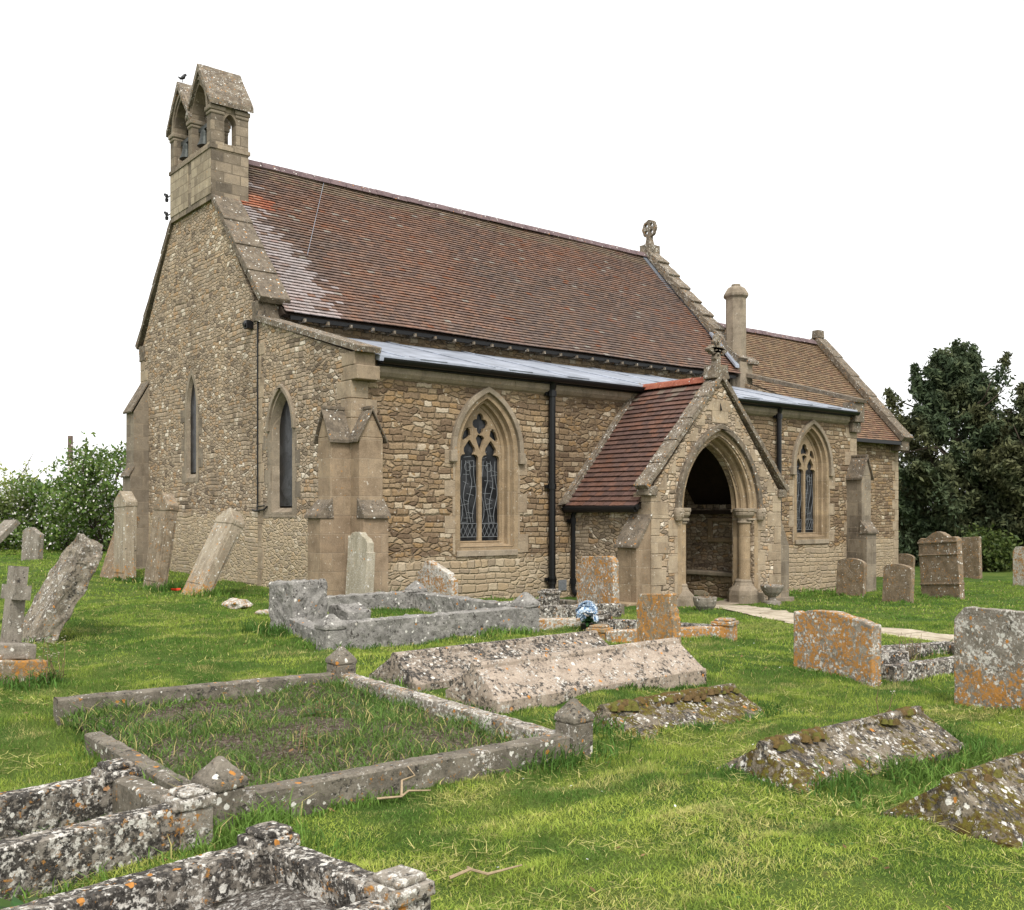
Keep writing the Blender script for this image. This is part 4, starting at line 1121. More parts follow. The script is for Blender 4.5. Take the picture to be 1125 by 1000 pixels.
cornice_stone("upright pale gable-topped headstone with orange edge beside the north-west buttress", 6.65, 20.30, .66, 1.74, .22, 1, 1, -1, 'hs_base')
headstone('flat', "dark plain slab leaning behind the upright gable-topped headstone", 6.75, 21.5, .62, 1.35, .18, 'hs_brown', 8, 18, 0)
headstone('slope', "small grey headstone before the blossoming hedge", 6.85, 28.1, .66, .86, .16, 'hs_grey', 22, 3, 1)
headstone('flat', "grey slab tipped steeply over at the left of the hedge", 6.45, 32.2, .70, 1.35, .16, 'hs_grey', 15, 46, 0)
headstone('round', "rough round-topped slab leaning steeply behind the small stone cross", 3.02, 12.42, .70, 1.34, .24, 'hs_rough', 2, 29, 3, rough=.09, bev=.05)
# small cross on a stepped base
cr = empty("cross_headstone", "small grey stone cross on an orange-lichened stepped base at the left edge", "headstone", (2.22, 9.95, gz(2.22, 9.95)))
zc = gz(2.22, 9.95)
MX = Matrix.Translation((2.22, 9.95, zc)) @ Matrix.Rotation(R(12), 4, 'Z') @ Matrix.Rotation(R(6), 4, 'Y')
m = MB(); m.box(-.24, .24, -.26, .26, -.3, .15, MX); m.build("base_step", M['hs_orange_brown'], cr, bevel=.015, sub=3, rough=.03)
m = MB(); m.box(-.16, .16, -.18, .18, .15, .29, MX); m.build("base_step", M['hs_grey'], cr, bevel=.015, sub=3, rough=.02)
m = MB(); m.prism([(-.072, .28), (.072, .28), (.060, .68), (.15, .68), (.15, .81), (.060, .81), (.060, .98), (-.060, .98), (-.060, .81), (-.15, .81), (-.15, .68), (-.060, .68)], [], lambda u, v, d: MX @ Vector((d, u, v)), -.065, .065)
m.build("cross", M['hs_grey'], cr, bevel=.012, sub=2, rough=.01)

# against the south-west buttress
o = headstone('serpentine', "pale cream headstone propped against the corner buttresses", 8.04, 13.68, .60, 1.10, .12, 'hs_pale', 0, 3, 0, sink=.0)
m = MB(); m.box(-.075, .075, -.33, -.27, .0, .80); hs_part(o, "side_moulding", m, M['hs_pale'], .012)
# granite grave
headstone('flat', "squat block of rough grey granite at the head of the granite kerbs", 5.88, 11.45, .56, .60, .50, 'granite', 6, 0, -2, name="granite_block", rough=.07, bev=.03)
headstone('broken', "broken white and orange lichened headstone with a slanting top, below the south window", 9.25, 13.25, .84, .74, .13, 'hs_white', 6, -2, 0)
headstone('cornerround', "orange lichened headstone with rounded corner near the downpipe", 10.85, 11.25, .92, .90, .12, 'hs_orange', -6, 0, -2)
headstone('chipped', "narrow orange lichened headstone with chipped right side at the end of the ridged grave covers", 8.42, 7.74, .60, .70, .12, 'hs_orange_brown', -4, 0, -3)
headstone('serpentine', "wide low headstone covered in orange and white lichen", 9.08, 5.93, 1.02, .66, .14, 'hs_orange', -8, 0, 0)
headstone('chamfer', "grey-brown headstone with white lichen spots cut by the right edge of the view", 8.62, 4.02, .86, .85, .13, 'hs_side', -10, 0, 0)
# beyond the path, near the chancel
for kd, lb, x, y, w_, h, t, mt, yw, bk, sd_ in (
    ('lowround', "small brown headstone nearest the chancel buttress", 20.1, 12.75, .66, .84, .13, 'hs_brown', 2, 0, 3),
    ('lowround', "small brown headstone with a white chip, between the chancel buttress and the scroll-topped stone", 19.2, 11.1, .64, .80, .13, 'hs_brown', -3, 0, 3),
    ('lowround', "low dark headstone behind the small brown ones by the chancel corner", 32.0, 18.25, .66, .72, .13, 'hs_brown', 0, 0, 3),
    ('flat', "slim brown headstone standing left behind the scroll-topped stone", 32.6, 17.65, .62, 1.0, .14, 'hs_brown', 0, 0, -1),
    ('flat', "tall pale brown headstone half hidden behind the scroll-topped stone", 31.6, 15.75, .72, 1.32, .14, 'hs_brown', -8, 0, -2),
    ('chamfer', "grey headstone with white lichen before the yews at the right edge", 27.9, 12.35, .78, 1.08, .16, 'hs_white', -10, 0, 0)):
    headstone(kd, lb, x, y, w_, h, t, mt, yw, bk, sd_, sub=3)
o = headstone('scroll', "tall brown headstone with a scrolled pediment, largest of those before the yew trees", 21.5, 11.35, 1.04, 1.46, .15, 'hs_brown', -12, 0, -4)
for z0, z1 in ((.28, .32), (.93, .96), (1.20, 1.25)):
    m = MB(); m.box(-.10, .09, -.53, .53, z0, z1); hs_part(o, "moulding", m, M['hs_brown'], .01)

# kerbed graves
def rail(par, a, b, w_, ztop, h, mat, rough=.02, sub=3, ztop2=None, label=None):
    a = Vector((a[0], a[1], 0)); b = Vector((b[0], b[1], 0)); d = (b - a); n = Vector((-d.y, d.x, 0)).normalized() * w_ / 2
    z2 = ztop if ztop2 is None else ztop2
    m = MB(); n_ = max(2, int(d.length / .35)); L_ = []
    for i in range(n_ + 1):
        p = a + d * i / n_; z = ztop + (z2 - ztop) * i / n_
        ch = .012
        L_.append([p + n + Vector((0, 0, z - h)), p + n + Vector((0, 0, z - ch)), p + n * .82 + Vector((0, 0, z)), p - n * .82 + Vector((0, 0, z)), p - n + Vector((0, 0, z - ch)), p - n + Vector((0, 0, z - h))])
    for r0, r1 in zip(L_[:-1], L_[1:]): m.strip(r0, r1, True)
    b0 = len(m.v); m.v += [tuple(p) for p in L_[0]] + [tuple(p) for p in L_[-1]]
    m.f += [tuple(range(b0 + 5, b0 - 1, -1)), tuple(range(b0 + 6, b0 + 12))]
    return m.build("rail", M[mat], par, sub=sub, rough=rough, rscale=.09)
def post(par, x, y, s, ztop, hcap, mat, style='pyramid', rot=0, rough=.015, h=.7):
    MXp = Matrix.Translation((x, y, 0)) @ Matrix.Rotation(R(rot), 4, 'Z')
    m = MB(); a = s / 2
    if style == 'pyramid':
        m.box(-a * .92, a * .92, -a * .92, a * .92, ztop - h, ztop - hcap, MXp)
        z0, z1 = ztop - hcap, ztop
        vs = [(-a, -a, z0), (a, -a, z0), (a, a, z0), (-a, a, z0), (-a, -a, z0 + hcap * .28), (a, -a, z0 + hcap * .28), (a, a, z0 + hcap * .28), (-a, a, z0 + hcap * .28), (-a * .16, -a * .16, z1), (a * .16, -a * .16, z1), (a * .16, a * .16, z1), (-a * .16, a * .16, z1)]
        m.add([MXp @ Vector(v) for v in vs], [(3, 2, 1, 0), (0, 1, 5, 4), (1, 2, 6, 5), (2, 3, 7, 6), (3, 0, 4, 7), (4, 5, 9, 8), (5, 6, 10, 9), (6, 7, 11, 10), (7, 4, 8, 11), (8, 9, 10, 11)])
    else:
        m.box(-a * .92, a * .92, -a * .92, a * .92, ztop - h, ztop - hcap, MXp)
        m.box(-a * 1.06, a * 1.06, -a * 1.06, a * 1.06, ztop - hcap, ztop - hcap * .35, MXp)
        m.box(-a * .80, a * .80, -a * .80, a * .80, ztop - hcap * .35, ztop, MXp)
    return m.build("post", M[mat], par, bevel=.012, sub=3, rough=rough, rscale=.07)

def kerb(label, cx, cy, cat="grave kerb"): return empty("grave_kerb", label, cat, (cx, cy, gz(cx, cy)), )
# large overgrown plot with pyramid-topped posts
ka = kerb("large grey kerbed plot with pyramid-topped posts, overgrown inside", 3.35, 6.5)
rail(ka, (2.12, 8.02), (4.42, 7.93), .13, -1.37, .4, 'kerb', ztop2=-1.39); rail(ka, (4.50, 7.86), (4.55, 5.08), .13, -1.40, .4, 'post_pale', ztop2=-1.475)
rail(ka, (2.24, 5.10), (4.50, 5.00), .14, -1.47, .4, 'kerb', ztop2=-1.455); rail(ka, (2.12, 7.10), (2.17, 5.55), .12, -1.47, .4, 'kerb', ztop2=-1.52)
post(ka, 4.50, 7.95, .21, -1.17, .15, 'kerb'); post(ka, 4.60, 5.00, .20, -1.23, .15, 'kerb', rot=4); post(ka, 2.17, 5.12, .22, -1.275, .16, 'kerb', rot=10)
# granite plot
kg = kerb("rough grey granite kerbs with pointed corner posts, before the south-west buttress", 7.0, 11.5)
for a, b, z1, z2, ww in (((5.6, 10.06), (8.5, 10.30), -1.20, -1.21, .22), ((8.6, 10.4), (8.6, 12.8), -1.20, -1.17, .20), ((6.2, 12.85), (8.5, 12.9), -1.16, -1.15, .20), ((5.55, 10.1), (5.72, 11.2), -1.30, -1.25, .18)):
    rail(kg, a, b, ww, z1, .5, 'granite', rough=.06, sub=3, ztop2=z2)
post(kg, 5.54, 10.02, .27, -1.10, .17, 'granite', rough=.022); post(kg, 8.62, 10.32, .29, -1.02, .20, 'granite', rough=.022); post(kg, 8.6, 12.9, .26, -1.0, .17, 'granite', rough=.022)
headstone('slope', "small granite vase block inside the granite kerbs", 6.55, 11.35, .50, .33, .34, 'granite', 0, 0, 0, name="vase_block", cat="stone block", rough=.05, bev=.03, sub=3)
# lichened plots by the narrow orange headstone
kc = kerb("low lichened kerb with one orange corner post, behind the narrow orange headstone", 9.6, 8.9)
rail(kc, (8.72, 8.95), (10.25, 8.36), .16, -1.42, .3, 'hs_orange', sub=3); rail(kc, (9.62, 9.85), (10.35, 8.52), .15, -1.40, .3, 'kerb_dark', ztop2=-1.43)
rail(kc, (8.76, 9.05), (9.56, 9.82), .14, -1.44, .3, 'kerb')
post(kc, 10.32, 8.36, .27, -1.33, .08, 'hs_orange', 'cap', 20); post(kc, 8.72, 9.02, .24, -1.36, .08, 'hs_orange_brown', 'cap', 20); post(kc, 9.55, 9.9, .28, -1.30, .10, 'kerb_dark', 'cap', 20)
kd = kerb("low white-lichened kerb between the granite plot and the blue flowers", 9.6, 11.0)
rail(kd, (8.8, 10.45), (9.5, 10.05), .17, -1.40, .3, 'hs_white'); rail(kd, (9.0, 11.35), (10.8, 10.75), .15, -1.32, .4, 'kerb_dark'); rail(kd, (10.9, 12.3), (11.0, 10.9), .15, -1.36, .4, 'kerb')
post(kd, 10.6, 12.1, .26, -1.18, .07, 'kerb_dark', 'cap', 5)
rail(kd, (9.0, 12.0), (10.5, 12.1), .15, -1.32, .4, 'kerb_dark')
# plot behind the wide lichened stone
kw = kerb("low dark kerb with mossy inner blocks behind the wide lichened headstone", 10.0, 5.8)
rail(kw, (9.25, 5.45), (10.85, 5.30), .15, -1.50, .4, 'kerb_dark'); rail(kw, (9.4, 6.55), (11.6, 6.05), .15, -1.50, .4, 'kerb_dark'); rail(kw, (10.9, 5.35), (11.65, 6.0), .14, -1.52, .4, 'kerb_dark')
headstone('flat', "dark lichened inner block lying in the kerb behind the wide lichened headstone", 9.65, 5.85, .55, .20, .45, 'kerb_dark', -8, 0, 0, name="grave_block", cat="stone block", rough=.03)
# the two foreground plots, heavily lichened
def dirs(rot): return Vector((math.cos(R(rot)), math.sin(R(rot)))), Vector((-math.sin(R(rot)), math.cos(R(rot))))
e_, n_ = dirs(9)
kb = kerb("heavily lichened foreground kerb with square capped posts, at the bottom left corner", 1.2, 3.5)
ne = Vector((1.91, 3.99)); se = ne - n_ * .83
rail(kb, ne - e_ * 2.6, ne - e_ * .08, .125, -1.375, .5, 'kerb_dark', ztop2=-1.385, rough=.014, sub=4); rail(kb, ne - n_ * .08, se + n_ * .08, .125, -1.385, .5, 'kerb_dark', rough=.014, sub=4); rail(kb, se - e_ * 2.6, se - e_ * .08, .125, -1.40, .5, 'kerb_dark', rough=.014, sub=4)
post(kb, ne.x, ne.y, .185, -1.325, .085, 'kerb_dark', 'cap', 9, .012); post(kb, se.x, se.y, .185, -1.325, .085, 'post_pale', 'cap', 9, .012)
kk = kerb("lichened kerb with square capped posts, farther of the two at the left bottom", 1.2, 5.0)
ne = Vector((1.79, 5.60)); se = Vector((1.88, 4.80))
rail(kk, ne - e_ * 2.6, ne - e_ * .08, .125, -1.395, .5, 'kerb_dark', rough=.014, sub=4); rail(kk, ne - n_ * .08, se + n_ * .08, .125, -1.40, .5, 'kerb', rough=.014, sub=4); rail(kk, se - e_ * 2.6, se - e_ * .08, .125, -1.385, .5, 'kerb_dark', rough=.014, sub=4)
post(kk, ne.x, ne.y, .185, -1.335, .085, 'kerb_dark', 'cap', 9, .012); post(kk, se.x, se.y, .185, -1.325, .085, 'post_pale', 'cap', 9, .012)
# gravel and soil inside plots
k = NT("grave_gravel"); vv = k.vor(k.pos, 55, 'F1'); ve = k.vor(k.pos, 55, 'DISTANCE_TO_EDGE')
c_ = k.ramp(k.sep(vv.outputs['Color'])[0], [(0, (.07, .06, .05)), (.4, (.17, .15, .13)), (.75, (.28, .26, .23)), (1, (.55, .53, .49))])
c_ = k.mix(k.step(k.noise(k.pos, 6, 4), .5, .66), c_, k.mix(1, c_, (.35, .34, .30), 'MULTIPLY'))
M['gravel'] = k.done(c_, .9, k.bump(k.step(ve.outputs['Distance'], 0, .3), .9, .02), .2)
k = NT("bare_soil"); c_ = k.mix(k.step(k.noise(k.pos, 26, 5, .7), .42, .62), (.055, .04, .03), (.15, .115, .09))
c_ = k.mix(k.step(k.noise(k.pos, 60, 3, .7), .60, .66), c_, (.34, .31, .27))
M['soil'] = k.done(c_, .95, k.bump(k.noise(k.pos, 40, 5, .7), .9, .025), .1)
def patch(name, pts, mat, dz, sub_=14):
    (a, b, c, d) = [Vector(p) for p in pts]; v = []; n = sub_
    for i in range(n + 1):
        for j in range(n + 1):
            p = a.lerp(b, i / n).lerp(d.lerp(c, i / n), j / n)
            v.append((p.x, p.y, gz(p.x, p.y) + dz + random.uniform(-.008, .008)))
    q = [(i * (n + 1) + j, (i + 1) * (n + 1) + j, (i + 1) * (n + 1) + j + 1, i * (n + 1) + j + 1) for i in range(n) for j in range(n)]
    m = MB(); m.add(v, q); return m.build(name, mat, smooth=True)
nb_ = Vector((1.91, 3.99)); sb_ = nb_ - n_ * .83
tag(patch("gravel", (sb_ - e_ * 2.6, sb_, nb_, nb_ - e_ * 2.6), M['gravel'], .07), kind='stuff')
tag(patch("soil", ((2.17, 5.1), (4.5, 5.05), (4.5, 7.9), (2.15, 8.0)), M['soil'], .05, 20), kind='structure')
# coped grave covers
def coped(label, x0, x1, ys, yn, h, mat, lip=.06, hip=.02, tilt=0, roll=0, sink=0, rot=0):
    cx, cy = (x0 + x1) / 2, (ys + yn) / 2; a = (x1 - x0) / 2; b = (yn - ys) / 2
    m = MB(); n = 14; rings = []
    sec = [(-b, -.3), (-b, lip - .012), (-b * .97, lip), (-b * .05, h), (b * .05, h), (b * .97, lip), (b, lip - .012), (b, -.3)]
    for i in range(n + 1):
        u = -a + hip + (2 * a - 2 * hip) * i / n
        rings.append([(u, y, z) for y, z in sec])
    for r0, r1 in zip(rings[:-1], rings[1:]): m.strip(r0, r1)
    for s, r in ((-1, rings[0]), (1, rings[-1])):
        e = [(s * a, y, min(z, lip)) for y, z in sec]
        e[3] = (s * a * 1.0, -b * .05, lip); e[4] = (s * a, b * .05, lip)
        m.strip(r, e); bb = len(m.v); m.v += e; m.f.append(tuple(range(bb, bb + 8)))
    m.prism([(-b * .13, h - .05), (b * .13, h - .05), (b * .11, h + .012), (b * .05, h + .035), (-b * .05, h + .035), (-b * .11, h + .012)], [], FX(0), -a + hip, a - hip)
    o = m.build("coped_stone", M[mat], None, sub=3, rough=.009, rscale=.05)
    o.location = (cx, cy, gz(cx, cy) - sink); o.rotation_euler = (R(roll), R(tilt), R(rot)); return tag(o, label, "grave cover")
coped("ridged grave cover in the middle, the farther of the side-by-side pair", 5.0, 7.6, 7.50, 8.30, .26, 'coped_dark', tilt=-.5)
coped("ridged grave cover in the middle, the nearer of the side-by-side pair", 5.05, 7.62, 6.40, 7.12, .29, 'coped', tilt=-.4)
coped("low mossy grave cover, sunk in the grass behind the pyramid-topped corner post", 5.3, 6.95, 5.12, 5.9, .19, 'coped_moss', lip=.02, hip=.05, sink=.02)
coped("mossy ridged grave cover in the right foreground, wholly in view", 5.05, 7.0, 3.5, 4.2, .21, 'coped_moss', lip=.02, hip=.05, sink=.01)
coped("dark lichened grave cover cut off by the bottom right edge", 5.0, 7.0, 2.28, 3.0, .25, 'coped_moss', lip=.03, hip=.05)

# ------------------------------------------------------------------ small things
M['twig'] = mat_simple("dry_twig", (.20, .14, .08), .9, .1, 0, .5, 30)
def bowl(label, x, y, r, ped, mat='hs_grey', plants=True):
    z = gz(x, y) + .01
    t = empty("stone_planter", label, "planter", (x, y, z))
    m = MB()
    if ped: pr = [(.17, -.05), (.17, .03), (.08, .06), (.07, .12), (.12, .15), (r * .8, .21), (r, .30), (r * 1.03, .33), (r * .98, .345), (r * .86, .34), (r * .8, .28)]
    else: pr = [(r * .55, -.05), (r * .6, .0), (r * .9, .08), (r, .16), (r * 1.02, .215), (r * .98, .23), (r * .86, .23), (r * .8, .18)]
    m.lathe([(a, z + b) for a, b in pr], x, y, 24); m.build("bowl", M[mat], t, sub=1, rough=.012)
    zt = z + pr[-1][1]
    m = MB(); m.lathe([(r * .84, zt + .0), (r * .5, zt + .02), (.01, zt + .03)], x, y, 14); m.build("earth", M['soil'], t)
    if plants:
        m = MB()
        for i in range(22):
            a, d = random.uniform(0, 6.28), random.uniform(0, r * .7); p = Vector((x + d * math.cos(a), y + d * math.sin(a), zt))
            q = p + Vector((random.uniform(-.06, .06), random.uniform(-.06, .06), random.uniform(.05, .13)))
            m.tube([p, (p + q) / 2 + Vector((.01, .0, .01)), q], [.006, .005, .003], 4)
        m.build("dead_stem", M['twig'], t)
bowl("shallow stone bowl with dead stems before the porch opening", 13.42, 11.30, .20, False)
bowl("stone bowl on a short foot beside the right porch pier", 15.85, 11.72, .21, True, plants=False)
# blue flowers
M['petal'] = mat_attr("blue_petal", rough=.7, nz=0, bumpd=0, trans=.25)
M['leaf'] = mat_attr("leaf", rough=.6, nz=.3, nscale=6, bumpd=0, trans=.3, spec=.3)
fx, fy = 9.18, 9.72; fz = gz(fx, fy)
t = empty("flower_bouquet", "bunch of pale blue flowers in a dark grave pot", "flowers", (fx, fy, fz))
m = MB(); m.lathe([(.07, fz - .03), (.085, fz + .06), (.095, fz + .13), (.08, fz + .13)], fx, fy, 14); m.build("pot", M['iron'], t)
m = MB(); g = MB()
for i in range(44):
    a = random.uniform(0, 6.28); el = random.uniform(-.25, 1.5); rr_ = random.choice((.135, .125, .08))
    c = Vector((fx + rr_ * math.cos(a) * math.cos(el), fy + rr_ * math.sin(a) * math.cos(el), fz + .24 + .17 * math.sin(el)))
    out = (c - Vector((fx, fy, fz + .18))).normalized(); a1 = out.orthogonal().normalized(); a2 = out.cross(a1)
    for lay in range(3):
        n = 7; rad = .060 - .013 * lay
        for q in range(n):
            t0 = 2 * math.pi * (q + .5 * lay) / n; d0 = a1 * math.cos(t0) + a2 * math.sin(t0); d1 = out.cross(d0)
            cc = random.choice([(.46, .58, .70), (.62, .72, .80), (.28, .42, .60), (.78, .82, .85), (.14, .26, .42)])
            b0 = c + out * (.006 * lay); tip = c + d0 * rad + out * (.012 * lay + .004)
            m.add([b0, b0 + d0 * rad * .6 + d1 * rad * .38, tip, b0 + d0 * rad * .6 - d1 * rad * .38], [(0, 1, 2, 3)], cc)
for i in range(40):
    a = random.uniform(0, 6.28); p = Vector((fx, fy, fz + .12)); q = p + Vector((.17 * math.cos(a), .17 * math.sin(a), random.uniform(-.02, .12)))
    s = Vector((-math.sin(a), math.cos(a), 0)) * .022; md = (p + q) / 2 + Vector((0, 0, .04))
    g.add([p, md + s, q, md - s], [(0, 1, 2, 3)], random.choice([(.03, .09, .02), (.05, .12, .03), (.02, .06, .015)]))
m.build("blossom", M['petal'], t); g.build("foliage", M['leaf'], t)
# fallen twigs, pale rocks, a red flower
M['twig_pale'] = mat_simple("bleached_twig", (.33, .25, .16), .9, .1, 0, .5, 40)
def twig(label, pts):
    m = MB()
    for br in pts:
        P3 = [(x, y, gz(x, y) + .035 + h) for x, y, h in br]
        m.tube(P3, [.009] + [.007] * (len(P3) - 2) + [.004], 5)
    o = m.build("fallen_twig", M['twig_pale']); return tag(o, label, "twig")
twig("forked bleached twig lying against the near rail of the large kerbed plot", [[(3.02, 4.93, .0), (3.14, 4.86, .01), (3.20, 4.88, .03), (3.34, 4.86, .01)], [(3.14, 4.86, .01), (3.20, 4.95, .06), (3.27, 4.92, .09), (3.26, 4.98, .12)]])
twig("curved dead twig lying on the mown grass in the foreground", [[(2.66, 3.72, 0), (2.76, 3.70, .03), (2.80, 3.62, .01), (2.92, 3.52, .0)], [(2.76, 3.70, .03), (2.79, 3.76, .02)]])
def rock(label, x, y, s, mat):
    bm = bmesh.new(); bmesh.ops.create_icosphere(bm, subdivisions=3, radius=s)
    for v in bm.verts:
        q = 1 + .5 * mnoise.noise(v.co * (2.2 / s) * .6 + Vector((x, y, 0))); v.co *= q; v.co.z *= .5
    me = bpy.data.meshes.new("fieldstone"); bm.to_mesh(me); bm.free(); me.materials.append(M[mat])
    o = bpy.data.objects.new("fieldstone", me); C.objects.link(o); o.location = (x, y, gz(x, y) + s * .12); tag(o, label, "stone")
rock("white rock on the grass left of the granite block", 6.23, 14.05, .17, 'hs_white'); rock("flat white rock half buried close to the granite block", 6.2, 13.1, .13, 'hs_white')
x, y = 6.05, 16.0; m = MB()
M['red'] = mat_simple("red_petal", (.55, .05, .02), .7, .2)
for i in range(12):
    a = i * .6; m.add([(x, y, gz(x, y) + .06), (x + .07 * math.cos(a), y + .07 * math.sin(a), gz(x, y) + .07), (x + .08 * math.cos(a + .4), y + .08 * math.sin(a + .4), gz(x, y) + .10), (x + .03 * math.cos(a + .7), y + .03 * math.sin(a + .7), gz(x, y) + .10)], [(0, 1, 2, 3)])
tag(m.build("red_flower", M['red']), "small red flower on the grass at the foot of the leaning headstone", "flower")
# bird on the bellcote
bz = 9.30; m = MB(); bx, by = X0 + .05, (yl + ymid) / 2
m.tube([(bx - .10, by, bz + .10), (bx - .04, by, bz + .075), (bx + .02, by, bz + .11), (bx + .05, by, bz + .165), (bx + .075, by, bz + .185), (bx + .105, by, bz + .18)], [.008, .028, .045, .032, .028, .004], 8)
m.tube([(bx, by - .012, bz + .07), (bx, by - .012, bz)], .005, 4); m.tube([(bx, by + .012, bz + .07), (bx, by + .012, bz)], .005, 4)
tag(m.build("bird", M['iron'], smooth=True), "small dark bird perched on the far gable of the bellcote", "bird")
# telegraph pole
px_, py_ = 10.35, 37.3; m = MB(); m.tube([(px_, py_, -1.6), (px_, py_, 2.78)], [.105, .085], 10)
pl = empty("telegraph_pole", "weathered wooden pole standing above the blossoming hedge", "pole", (px_, py_, -1.2)); m.build("shaft", mat_simple("pole_wood", (.16, .12, .10), .9, .1, 0, .6, 15), pl)
for z in (2.2, 1.9, 1.6, 1.3):
    m = MB(); m.tube([(px_ - .09, py_ - .1, z), (px_ + .15, py_ - .1, z)], .014, 5); m.build("climbing_step", M['iron'], pl)

# ------------------------------------------------------------------ trees and bushes
def leaf_mesh(name, cen, size, tint, mat, parent, elong=1.6, droop=None):
    n = len(cen)
    d = rng.normal(size=(n, 3)); 
    if droop is not None: d = d * .75 + droop
    d /= np.linalg.norm(d, axis=1)[:, None]
    e = rng.normal(size=(n, 3)); e -= d * (e * d).sum(1)[:, None]; e /= np.linalg.norm(e, axis=1)[:, None]
    s = size[:, None]
    v = np.stack([cen - d * s * .5 * elong, cen + e * s * .34, cen + d * s * .5 * elong, cen - e * s * .34], 1).reshape(-1, 3)
    q = np.arange(n * 4).reshape(n, 4)
    return mesh_np(name, v, q, mat, np.repeat(tint, 4, 0), parent)
def limb_mesh(m, p, d, L_, r, depth, tips, up=.1):
    pts = [p]; dd = d.normalized(); n = 5
    for i in range(n):
        dd = (dd + Vector((random.gauss(0, .16), random.gauss(0, .16), random.gauss(up, .14)))).normalized(); pts.append(pts[-1] + dd * L_ / n)
    m.tube(pts, [r * (1 - .75 * i / n) for i in range(n + 1)], 6, False)
    tips.append((pts[-1], dd)); tips.append((pts[3], dd))
    if depth > 0:
        for i in range(2, n + 1):
            a = Vector((random.gauss(0, 1), random.gauss(0, 1), random.gauss(.15, .6))).normalized()
            limb_mesh(m, pts[i], (dd * .6 + a).normalized(), L_ * .55, r * .45, depth - 1, tips, up)
M['bark'] = mat_simple("bark", (.07, .055, .042), .95, .1, 0, .7, 12, .02)
M['needles'] = mat_attr("yew_foliage", rough=.7, nz=.3, nscale=4, bumpd=0, trans=.15, spec=.15)
M['blossom'] = mat_simple("white_blossom", (.72, .68, .66), .8, .2)

def yew(label, x, y, ztop, rad, n_cl, per, seed, spikes, olive=0.0):
    st = np.random.default_rng(seed); z0 = gz(x, y)
    t = empty("yew_tree", label, "tree", (x, y, z0), None)
    m = MB(); tips = []; random.seed(seed)
    m.tube([(x, y, z0 - .3), (x + .05, y, z0 + 1.2), (x - .05, y + .1, z0 + 3), (x, y, ztop - 1.5)], [.42, .34, .24, .06], 10)
    for i in range(9):
        z = z0 + .9 + i * .55; a = i * 2.4
        limb_mesh(m, Vector((x, y, z)), Vector((math.cos(a), math.sin(a), .35)), rad * .9, .10, 1, tips)
    m.build("trunk", M['bark'], t)
    cen = []; H = ztop - z0
    # boughs: each a spray of shoots rising outward
    for i in range(n_cl):
        f = st.random() ** 1.05; z = z0 + .15 + f * (H - .3)
        prof = (1 - max(0, (f - .45) / .55) ** 1.7) * (.80 + .2 * math.sin(f * 9 + seed)) * (.9 + .1 * min(1, f * 5))
        a = st.random() * 6.283; rr = rad * prof * (1 - .42 * st.random() ** 1.4) * (1 + .16 * math.sin(a * 3 + seed + f * 4))
        c = np.array([x + rr * math.cos(a), y + rr * math.sin(a), z])
        out = np.array([math.cos(a), math.sin(a), .30 + .5 * f]); out /= np.linalg.norm(out)
        n = int(per * (.6 + .8 * st.random())); s = st.random(n)[:, None] ** .8
        L_ = .75 + .5 * st.random()
        p = c - out * .3 * L_ + out * L_ * s + st.normal(size=(n, 3)) * (.20 * (1.15 - .7 * s)) * np.array([1, 1, .75])
        cen.append(p)
    for i in range(n_cl // 3):      # low skirts down to the grass
        z = z0 + .1 + st.random() * .42 * H; a = st.random() * 6.283; rr = rad * (.30 + .75 * st.random())
        n = int(per * .9); cen.append(np.array([x + rr * math.cos(a), y + rr * math.sin(a), z]) + st.normal(size=(n, 3)) * np.array([.34, .34, .22]))
    for (dx, dy, z1, z2, lx) in spikes:   # leaders standing out of the top
        n = int(per * 1.6); s = st.random(n)[:, None]
        p = np.array([x + dx, y + dy, z1]) + np.array([lx[0], lx[1], z2 - z1]) * s + st.normal(size=(n, 3)) * .22 * (1.15 - .9 * s)
        cen.append(p)
    cen = np.concatenate(cen); n = len(cen)
    g = fbm(cen[:, 0] * .9 + cen[:, 2] * .7, cen[:, 1] * .9 - cen[:, 2] * .5, seed, 3)
    base = np.array([.042, .064, .036]); warm = np.array([.115, .105, .045]); li = np.array([.088, .118, .058])  # needle colours lightened all over to suggest haze
    u = st.random((n, 1)); w1_ = np.clip((g - .42 + olive) * 4, 0, 1)[:, None]
    tint = (base * (1 - u) + li * u) * (1 - .6 * w1_) + warm * .6 * w1_ * (.6 + .8 * u)
    leaf_mesh("crown", cen, .075 + .085 * st.random(n), tint, M['needles'], t, 1.9, np.array([0, 0, -.25]))
yew("large dark yew nearer the church, top above the chancel eaves", 38.9, 20.0, 6.3, 2.75, 300, 300, 4, [(0, 0, 5.6, 6.9, (.1, 0)), (-1.2, .8, 4.7, 5.9, (-.3, .1)), (1.2, -1.0, 4.9, 6.4, (.4, -.3)), (1.9, -1.6, 4.2, 5.9, (1.0, -.8)), (-1.9, 1.4, 3.9, 4.9, (-.3, .2)), (.5, -.4, 5.4, 6.7, (.1, 0))])
yew("dark yew cut off by the right edge", 39.9, 16.9, 4.9, 2.7, 270, 280, 9, [(-.6, .5, 4.1, 5.0, (-.1, .1)), (.2, -.1, 4.4, 5.5, (0, 0)), (-1.7, 1.3, 3.0, 3.9, (-.3, .2))], .12)

